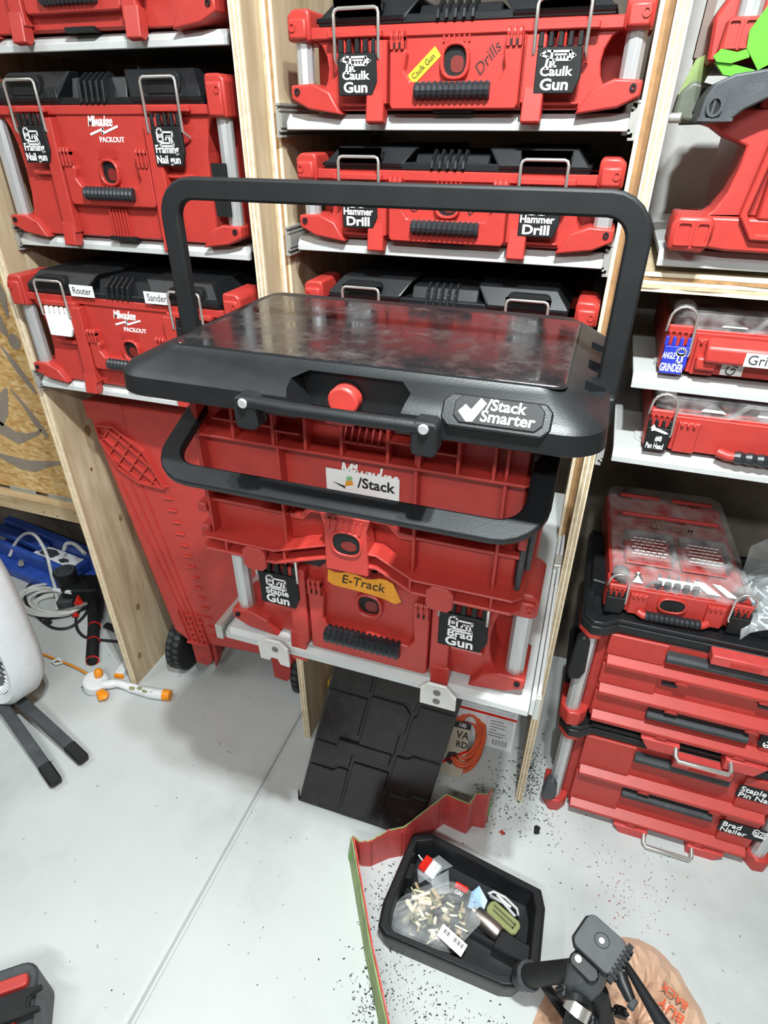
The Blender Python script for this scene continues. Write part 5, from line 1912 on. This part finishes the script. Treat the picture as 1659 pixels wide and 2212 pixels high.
gshape([(-1.96, .79), (-1.90, .745), (-1.845, .720), (-1.79, .735), (-1.745, .752), (-1.722, .770)], [.03, .055, .05, .022, .014, .006], m)
gshape([(-1.99, .640), (-1.94, .625), (-1.88, .612), (-1.82, .612), (-1.75, .632), (-1.66, .655)], [.006, .03, .048, .046, .026, .008], m)
gshape([(-1.72, 1.30), (-1.70, 1.22), (-1.705, 1.15)], [.02, .035, .01], m)
m.build('painted_shape', GREYP, t)
t = thing('shelf_beam', 'rough pine two-by-four carrying the strand board', 'beam', (-2.6, 1.385, .420))
m = MB().box(0, 1.32, 0, .040, 0, .066)
m.build('beam', PINE, t, bevel=.003)
m = MB()
for x, z in ((.80, .020), (.95, .045), (.86, .014)):
    m.disc((x, z), .004, 'y', -.0006, .0, 10)
m.build('knot', bpy.data.materials['wood_knot'], t)
t = thing('foundation_ledge', 'dark rear shelf support behind the strand board', 'support', (-2.6, 1.45, .42))
MB().box(0, 1.0, 0, .25, 0, .05).build('board', PLY, t)

# blue floor jack
t = thing('floor_jack', 'blue painted steel floor jack by the back wall, black cup beside it', 'floor jack', (-1.97, 1.50, 0), (0, 0, math.radians(-8)))
m = MB()
m.prism([(-.42, -.10), (.08, -.095), (.17, -.02), (.17, .10), (-.42, .12)], 'z', .0, .045)
m.build('base_plate', BLU, t, bevel=.006)
for y0, y1, z1 in ((-.045, -.020, .105), (.058, .100, .130)):
    m = MB()
    m.prism([(-.42, .04), (.175, .04), (.185, .07), (.15, z1), (-.10, z1+.008), (-.42, z1+.012)], 'y', y0, y1)
    m.build('side_rail', BLU, t, bevel=.006)
m = MB().box(-.14, .12, -.020, .058, .05, .095)
bd = m.build('body', BLU, t, bevel=.004)
m = MB().box(-.135, .10, -.016, .052, .0955, .0965)
dc_ = m.build('warning_decal', INK, bd)
m = MB()
m.prism([(-.11, -.002), (-.03, -.004), (-.02, .03), (-.06, .045), (-.12, .03)], 'z', .0966, .0972)
m.prism([(.005, .00), (.035, -.010), (.06, .012), (.04, .022), (.015, .018)], 'z', .0966, .0972)
m.build('decal_print', CHAR, dc_)
MB().tube([(-.16, -.06, .07), (-.14, -.075, .075)], .012, 8).build('axle_bolt', ZINC, t)
m = MB()
m.prism([(-.42, -.0), (-.12, .0), (-.10, .05), (-.42, .055)], 'z', .10, .125)
m.build('lift_arm', BLU, t, bevel=.004)
t = thing('jack_cup', 'black round rubber cup standing in front of the blue jack', 'cup', (-1.812, 1.395, .0))
MB().tube([(0, 0, 0), (0, 0, .10), (.004, -.006, .150), (.004, -.006, .158)], [.036, .040, .042, .044], 20).build('cup', BLKD, t, smooth=.7)
MB().ring(oval(.004, -.006, .038, .038, 20, 2), oval(.004, -.006, .028, .028, 20, 2), 'z', .156, .163).build('cup_rim', CHAR, t)
MB().disc((.004, -.006), .027, 'z', .156, .159, 18).build('cup_inside', BLKT, t)
t = thing('air_pump', 'small dark pump body with a white lever and red clips, beside the cup', 'pump', (-1.760, 1.400, .0), (0, 0, math.radians(20)))
m = MB()
m.prism(chamf(-.07, .08, -.045, .06, .015), 'z', .02, .10)
m.build('body', BLKD, t, bevel=.006)
m = MB().prism([(-.085, .02), (-.03, .015), (-.02, .06), (-.085, .055)], 'y', -.062, -.01)
m.build('end_block', CHAR, t, bevel=.004)
MB().tube([(-.10, -.02, .085), (-.05, -.035, .088), (-.02, -.045, .092)], .009, 8).build('white_lever', WHT, t, smooth=.8)
m = MB()
m.prism([(-.005, .06), (.02, .10), (.03, .055)], 'y', -.085, -.065)
m.prism([(-.02, .01), (.0, .03), (.01, .008)], 'y', -.10, -.085)
m.build('red_clip', LENSR, t, bevel=.003)
MB().tube([(-.05, -.08, .03), (.0, -.085, .045), (.05, -.08, .065)], .006, 8).build('chrome_rod', STEEL, t, smooth=.8)
o = MB().tube([(-1.738, 1.445, .030), (-1.735, 1.44, .034), (-1.668, 1.352, .028), (-1.609, 1.275, .022), (-1.495, 1.134, .020), (-1.488, 1.126, .020)], [.018, .026, .028, .022, .0225, .016], 14).build('foam_handle', BLKD, None, smooth=.8)
tag(o, 'long black foam-covered handle with thin red rings lying on the floor', 'handle')
m = MB()
for a in (.33, .62, .97):
    p = Vector((-1.668, 1.352, .026)).lerp(Vector((-1.488, 1.127, .020)), a)
    q = p+Vector((-.18, .225, -.006)).normalized()*-.003
    m.tube([tuple(p), tuple(q)], .0232, 14)
m.build('red_ring', LENSR, o)

CAB = plastic('black_cable', (.016, .017, .018), .5, .2)
def smooth_path(pts, n=6):
    P = [Vector(p) for p in pts]
    P = [P[0]*2-P[1]]+P+[P[-1]*2-P[-2]]
    out = []
    for i in range(1, len(P)-2):
        for k in range(n):
            s = k/n
            a, b_, c, d = P[i-1:i+3]
            out.append(tuple(.5*((2*b_)+(c-a)*s+(2*a-5*b_+4*c-d)*s*s+(3*b_-a-3*c+d)*s**3)))
    out.append(tuple(P[-2]))
    return out
c1_ = [(-1.86, 1.475, .03), (-1.929, 1.485, .012), (-2.004, 1.465, .006), (-2.056, 1.436, .006), (-2.059, 1.396, .006), (-2.031, 1.351, .006), (-1.985, 1.314, .006), (-1.95, 1.295, .008), (-1.958, 1.323, .006), (-1.972, 1.371, .006), (-1.955, 1.432, .006)]
c2_ = [(-1.945, 1.293, .006), (-1.869, 1.259, .006), (-1.812, 1.24, .006), (-1.766, 1.232, .006), (-1.73, 1.24, .006), (-1.708, 1.261, .006), (-1.702, 1.297, .006), (-1.708, 1.339, .006), (-1.723, 1.379, .012)]
c3_ = [(-1.903, 1.276, .006), (-1.845, 1.267, .006), (-1.804, 1.281, .006), (-1.761, 1.32, .006), (-1.719, 1.375, .01)]
c4_ = [(-1.746, 1.351, .006), (-1.73, 1.311, .006), (-1.694, 1.271, .006), (-1.648, 1.241, .006), (-1.598, 1.231, .006), (-1.50, 1.248, .006), (-1.43, 1.265, .006)]
t = thing('power_cable', 'black power cable looping over the floor in front of the blue jack', 'cable', (0, 0, 0))
for c in (c1_, c2_, c3_, c4_):
    MB().tube(smooth_path(c), .0055, 8).build('cable_run', CAB, t, smooth=1.2)
MB().tube([(-1.95, 1.298, .010), (-1.90, 1.272, .010)], .011, 8, flat=(1, .7)).build('cable_strap', CAB, t)
MB().tube([(-1.84, 1.27, .010), (-1.80, 1.245, .010)], .011, 8, flat=(1, .8)).build('connector', CAB, t)
MB().tube([(-1.575, 1.30, .02), (-1.50, 1.29, .02)], .012, 8, flat=(1.2, .6)).build('flat_strap', CAB, t)
t = thing('clear_hose', 'coil of clear plastic hose arching over the black cable', 'hose', (0, 0, 0))
MB().tube(smooth_path([(-2.203, 1.468, .08), (-2.189, 1.51, .13), (-2.10, 1.50, .20), (-1.99, 1.46, .24), (-1.90, 1.41, .21), (-1.86, 1.37, .14), (-1.84, 1.345, .06), (-1.83, 1.315, .010)]), .0068, 8).build('hose_arch', HOSE, t, smooth=1.2)
rnd = random.Random(5)
for k in range(7):
    pts = []
    for i in range(24):
        a = 2*PI*i/24
        pts.append((-1.865+(.085+.010*k)*math.cos(a)+.02*math.sin(k), 1.335+(.050+.005*k)*math.sin(a)+.01*math.cos(k*2), .010+.004*k+.004*math.sin(a+k)))
    MB().tube(pts, .0062, 7, closed=True).build('hose_coil', HOSE, t, smooth=1.2)
MB().tube(smooth_path([(-1.90, 1.49, .17), (-1.884, 1.50, .20), (-1.84, 1.50, .205), (-1.775, 1.478, .19)]), .008, 8).build('hose_end', HOSE, t, smooth=1.2)

# toy fishing rod
t = thing('toy_fishing_rod', 'white and orange toy fishing rod lying on the floor by the upright', 'fishing rod', (-1.38, 1.055, 0))
MB().tube(smooth_path([(-.058, .010, .020), (.0, -.004, .024), (.045, .018, .022), (.10, .020, .019), (.17, .022, .018), (.225, .030, .018)], 4), [.014]*4+[.016]*4+[.013]*4+[.016]*4+[.018]*5, 14).build('handle', WHT, t, smooth=1.0)
MB().tube([(.222, .030, .018), (.248, .036, .018)], [.0195, .018], 14).build('end_cap', ORG, t, bevel=.002, smooth=.7)
MB().tube(smooth_path([(-.36, .054, .010), (-.26, .046, .012), (-.16, .036, .016), (-.07, .018, .020)], 4), .0036, 8).build('rod', ORG, t, smooth=1.0)
MB().tube([(-.255, .030, .012), (-.235, .046, .020), (-.215, .040, .012), (-.235, .028, .010)], .0055, 8, closed=True).build('line_guide', WHT, t)
MB().tube([(-.030, -.008, .006), (-.022, -.006, .040), (-.020, -.006, .046)], [.040, .042, .034], 20).build('reel', WHT, t, bevel=.003, smooth=.7)
m = MB()
m.sphere((-.016, .010, .060), .015, 12, 8, (1, 1, 1.25))
m.tube([(-.020, .0, .046), (-.016, .010, .060)], .007, 8)
m.build('crank_knob', ORG, t, smooth=1.2)
m = MB()
m.tube([(.012, -.030, .020), (.040, -.044, .022), (.052, -.040, .022)], [.014, .020, .010], 12, flat=(1, .6))
m.build('trigger', ORG, t, smooth=.9)
m = MB()
for i, c in enumerate(((.115, .012), (.14, .020), (.165, .016), (.185, .024))):
    m.sphere((c[0], c[1]-.002, .0335), .010, 8, 4, (1.2, .8, .08))
m.build('printed_pattern', plastic('olive_print', (.24, .25, .12), .6, .4), t)
m = MB()
for k in range(4):
    m.sphere((-.050+.006*k, -.040+.002*k, .030), .004, 6, 4)
m.build('reel_holes', CHAR, t)
t = thing('white_wedge', 'white wedge with an orange tip on the floor left of the upright', 'wedge', (-1.365, 1.13, 0))
MB().prism([(-.012, -.02), (.02, -.012), (.0, .09), (-.03, .09)], 'z', .0, .025).build('wedge', WHT, t, bevel=.003)
MB().prism([(-.012, -.028), (.020, -.020), (.018, -.010), (-.014, -.018)], 'z', 0, .018).build('orange_tip', ORG, t, bevel=.002)

# ------------------------------------------------------------------ fan
t = thing('floor_fan', 'white round-cornered floor fan on dark folding legs, cut off by left edge', 'fan', (-1.735, .88, .0))
def sq(rx, rz, cz=.42, n=44, p=3.4):
    return oval(0, cz, rx, rz, n, p)
m = MB()
secs = [(.0, .275, .325), (-.045, .300, .352), (-.030, .312, .365), (.06, .300, .350), (.075, .270, .32)]
n = 44
prof = [(-.005, .262, .312), (-.045, .268, .318), (-.052, .285, .335), (-.040, .300, .350), (.030, .312, .362), (.060, .300, .350), (.072, .26, .31)]
v, f = [], []
for y, rx, rz in prof:
    v += [(x, y, z) for x, z in sq(rx, rz)]
for i in range(len(prof)-1):
    for j in range(n):
        f.append((i*n+j, i*n+(j+1) % n, (i+1)*n+(j+1) % n, (i+1)*n+j))
MB().add(v, f).build('shroud', WHT, t, smooth=.9)
m = MB().prism(sq(.266, .316), 'y', -.004, .030)
m.build('grille_back', plastic('grey_grille', (.14, .14, .145), .6, .3), t)
m = MB()
for i in range(60):
    a = 2*PI*i/60
    c, s = math.cos(a), math.sin(a)
    r0, r1 = .07, .262
    m.tube([(r0*c, -.018, .42+r0*s*1.18), (r1*c, -.012, .42+r1*s*1.18)], .0022, 5)
for r in (.10, .15, .20, .245):
    m.tube([(r*math.cos(2*PI*i/40), -.018, .42+r*1.18*math.sin(2*PI*i/40)) for i in range(40)], .0022, 5, closed=True)
m.build('grille', plastic('grille_wire', (.30, .31, .32), .5, .2), t)
m = MB()
o_ = sq(.262, .312, n=64)
for i, (x, z) in enumerate(o_):
    d = Vector((x, z-.42)).normalized()
    nx = Vector((-d.y, d.x))*.006
    a = Vector((x, z))
    m.prism([tuple(a+nx), tuple(a-nx), tuple(a-d*.020)], 'y', -.036, -.018)
m.build('grille_teeth', WHT, t)
MB().disc((0, .42), .08, 'y', -.03, .0, 24, 1, 1.15).build('hub', BLKD, t, bevel=.004)
m = MB()
v, f = [], []
MB().sphere((-.10, -.075, .42), .18, 20, 10, (1, .22, 1.35)).build('front_motor_cover', WHT, t, smooth=1.2)
for a, b_ in (((.065, .0, .10), (.487, -.178, .030)), ((.105, .02, .09), (.509, -.090, .030))):
    d = (Vector(b_)-Vector(a)).normalized()
    lg = MB()
    s_ = d.cross(Vector((0, 0, 1))).normalized()*.016
    u_ = d.cross(s_).normalized()*.011
    A, B = Vector(a), Vector(b_)-d*.07
    def barv(A, B, k=1.0):
        return [A+s_*k+u_*k, A-s_*k+u_*k, A-s_*k-u_*k, A+s_*k-u_*k, B+s_*k+u_*k, B-s_*k+u_*k, B-s_*k-u_*k, B+s_*k-u_*k]
    Fq = [(0, 1, 2, 3), (7, 6, 5, 4), (0, 4, 5, 1), (1, 5, 6, 2), (2, 6, 7, 3), (3, 7, 4, 0)]
    lo = MB().add(barv(A, B), Fq).build('leg', CHAR, t, bevel=.002)
    E_ = Vector(b_)
    P = barv(B-d*.004, E_, 1.12)
    for i in range(4, 8):
        P[i] = P[i]+Vector((0, 0, -.006))
    MB().add(P, Fq).build('rubber_foot', BLKD, lo, bevel=.005)
MB().box(-.12, .125, -.03, .06, .0, .10).build('stand', CHAR, t, bevel=.008)

# ------------------------------------------------------------------ case at bottom left corner
t = thing('latched_case', 'corner of a red case with grey lid and black latch arm, bottom left', 'case', (-.905, .235, 0), (0, 0, math.radians(38)))
m = MB()
m.prism(rrect(-.30, .06, -.30, .06, .035, 5), 'z', .0, .125)
m.build('base', CHAR, t, bevel=.006, seg=2)
m = MB()
m.prism(rrect(-.30, .045, .005, .030, .008, 3), 'z', .08, .140)
m.prism(rrect(-.30, .030, -.060, -.012, .008, 3), 'z', .06, .135)
m.box(-.30, .060, -.30, -.115, .0, .11)
m.build('red_rail', RED, t, bevel=.003, seg=2)
m = MB()
m.prism([(x-.030, y+.050) for x, y in [(-.25, -.112), (.085, -.112), (.112, -.110), (.112, -.104), (.088, -.098), (.088, -.078), (.112, -.072), (.112, -.066), (.080, -.064), (-.25, -.062)]], 'z', .150, .165)
m.build('latch_arm', BLKD, t, bevel=.0015)

# ------------------------------------------------------------------ bag of screws on the drawer stack
t = thing('screw_bag', 'clear bag of pale screws lying on the drawer stack, right edge', 'bag', (.485, 1.22, .722))
rnd = random.Random(31)
N = 14
v, f = [], []
for i in range(N+1):
    for j in range(N+1):
        u, w_ = i/N*2-1, j/N*2-1
        r = max(0, 1-(u*u+w_*w_)*.5)
        v.append((.10*u*(1-.15*abs(w_))+.02, .12*w_*(1-.1*abs(u))+.03, max(.002, .090*r**.6+rnd.uniform(-.006, .006)*r)))
for i in range(N):
    for j in range(N):
        a = i*(N+1)+j
        f.append((a, a+1, a+N+2, a+N+1))
MB().add(v, f).build('film', CLEARB, t)
MB().add([(-.05, .10, .03), (.02, .13, .03), (.08, .15, .10), (.0, .17, .12), (-.04, .15, .10)], [(0, 1, 2, 3, 4)]).build('film_flap', CLEARB, t)
PSC = plastic('pale_screw', (.55, .62, .68), .3, .2)
for k in range(70):
    x, y = rnd.uniform(-.06, .09), rnd.uniform(-.07, .08)
    a, l = rnd.uniform(0, PI), rnd.uniform(.014, .026)
    z = rnd.uniform(.02, .070)*(1-abs(x-.02)*3)
    dx, dy, dz = l/2*math.cos(a), l/2*math.sin(a), rnd.uniform(-.004, .004)
    MB().tube([(x-dx, y-dy, z-dz), (x+dx, y+dy, z+dz)], .0024, 6).build('screw', PSC, t)

# ------------------------------------------------------------------ debris
rnd = random.Random(101)
m = MB()
mr = MB()
def curl(mb, x, y, s, z=.0006):
    a = rnd.uniform(0, 2*PI)
    k = rnd.uniform(-2.2, 2.2)
    nn = 4
    pts = []
    px, py = x, y
    for i in range(nn):
        pts.append((px, py))
        a += k/nn
        px += s/nn*math.cos(a)
        py += s/nn*math.sin(a)
    w_ = rnd.uniform(.0006, .0013)
    zz = [z+rnd.uniform(0, .0022) for _ in pts]
    v, f = [], []
    for (qx, qy), h in zip(pts, zz):
        v += [(qx, qy-w_, h), (qx, qy+w_, h+.0008), (qx, qy, h+.0022)]
    for i in range(nn-1):
        b_ = 3*i
        f += [(b_, b_+1, b_+4, b_+3), (b_+1, b_+2, b_+5, b_+4), (b_+2, b_, b_+3, b_+5)]
    mb.add(v, f)
def scatter(mb, cx, cy_, rx, ry, n, s0=.003, s1=.010):
    for _ in range(n):
        curl(mb, rnd.gauss(cx, rx), rnd.gauss(cy_, ry), rnd.uniform(s0, s1))
scatter(m, -.245, .70, .022, .07, 150)
scatter(m, -.10, .555, .09, .035, 330, .002, .007)
scatter(m, -.20, .50, .02, .05, 160)
scatter(m, -.22, .86, .03, .03, 40)
scatter(m, .055, 1.225, .022, .05, 240, .004, .014)
scatter(m, .02, 1.12, .07, .045, 200, .004, .010)
scatter(m, .10, 1.045, .045, .03, 40, .003, .008)
scatter(m, .25, .98, .14, .08, 55, .002, .006)
scatter(m, -.05, 1.03, .06, .05, 50)
scatter(m, -.45, .55, .35, .25, 40, .002, .004)
o = m.build('plastic_shavings', BLKD)
tag(o, 'scatter of tiny curled black plastic shavings on the floor around the tray', 'shavings', kind='stuff')
scatter(mr, .33, .93, .05, .06, 90, .002, .005)
scatter(mr, .40, 1.0, .06, .05, 30, .002, .005)
scatter(mr, .02, 1.0, .05, .04, 8, .003, .006)
o = mr.build('red_crumbs', RED2)
tag(o, 'sprinkle of tiny red plastic crumbs on the floor near the tan bag', 'crumbs', kind='stuff')
o = MB().prism([(-.007, -.012), (.006, -.011), (.009, .010), (-.002, .013), (-.008, .008)], 'z', 0.0005, .006).build('black_offcut', BLKD, None, bevel=.001)
o.location = (.103, 1.030, 0)
tag(o, 'small square black plastic offcut alone on the floor', 'offcut')
o = MB().prism([(-.008, -.001), (-.001, -.003), (.002, -.009), (.005, -.002), (.010, .002), (.003, .004), (.0, .010), (-.003, .004)], 'z', .0005, .003).build('red_offcut', RED2)
o.location = (.012, .992, 0)
tag(o, 'tiny jagged red plastic offcut alone on the floor', 'offcut')
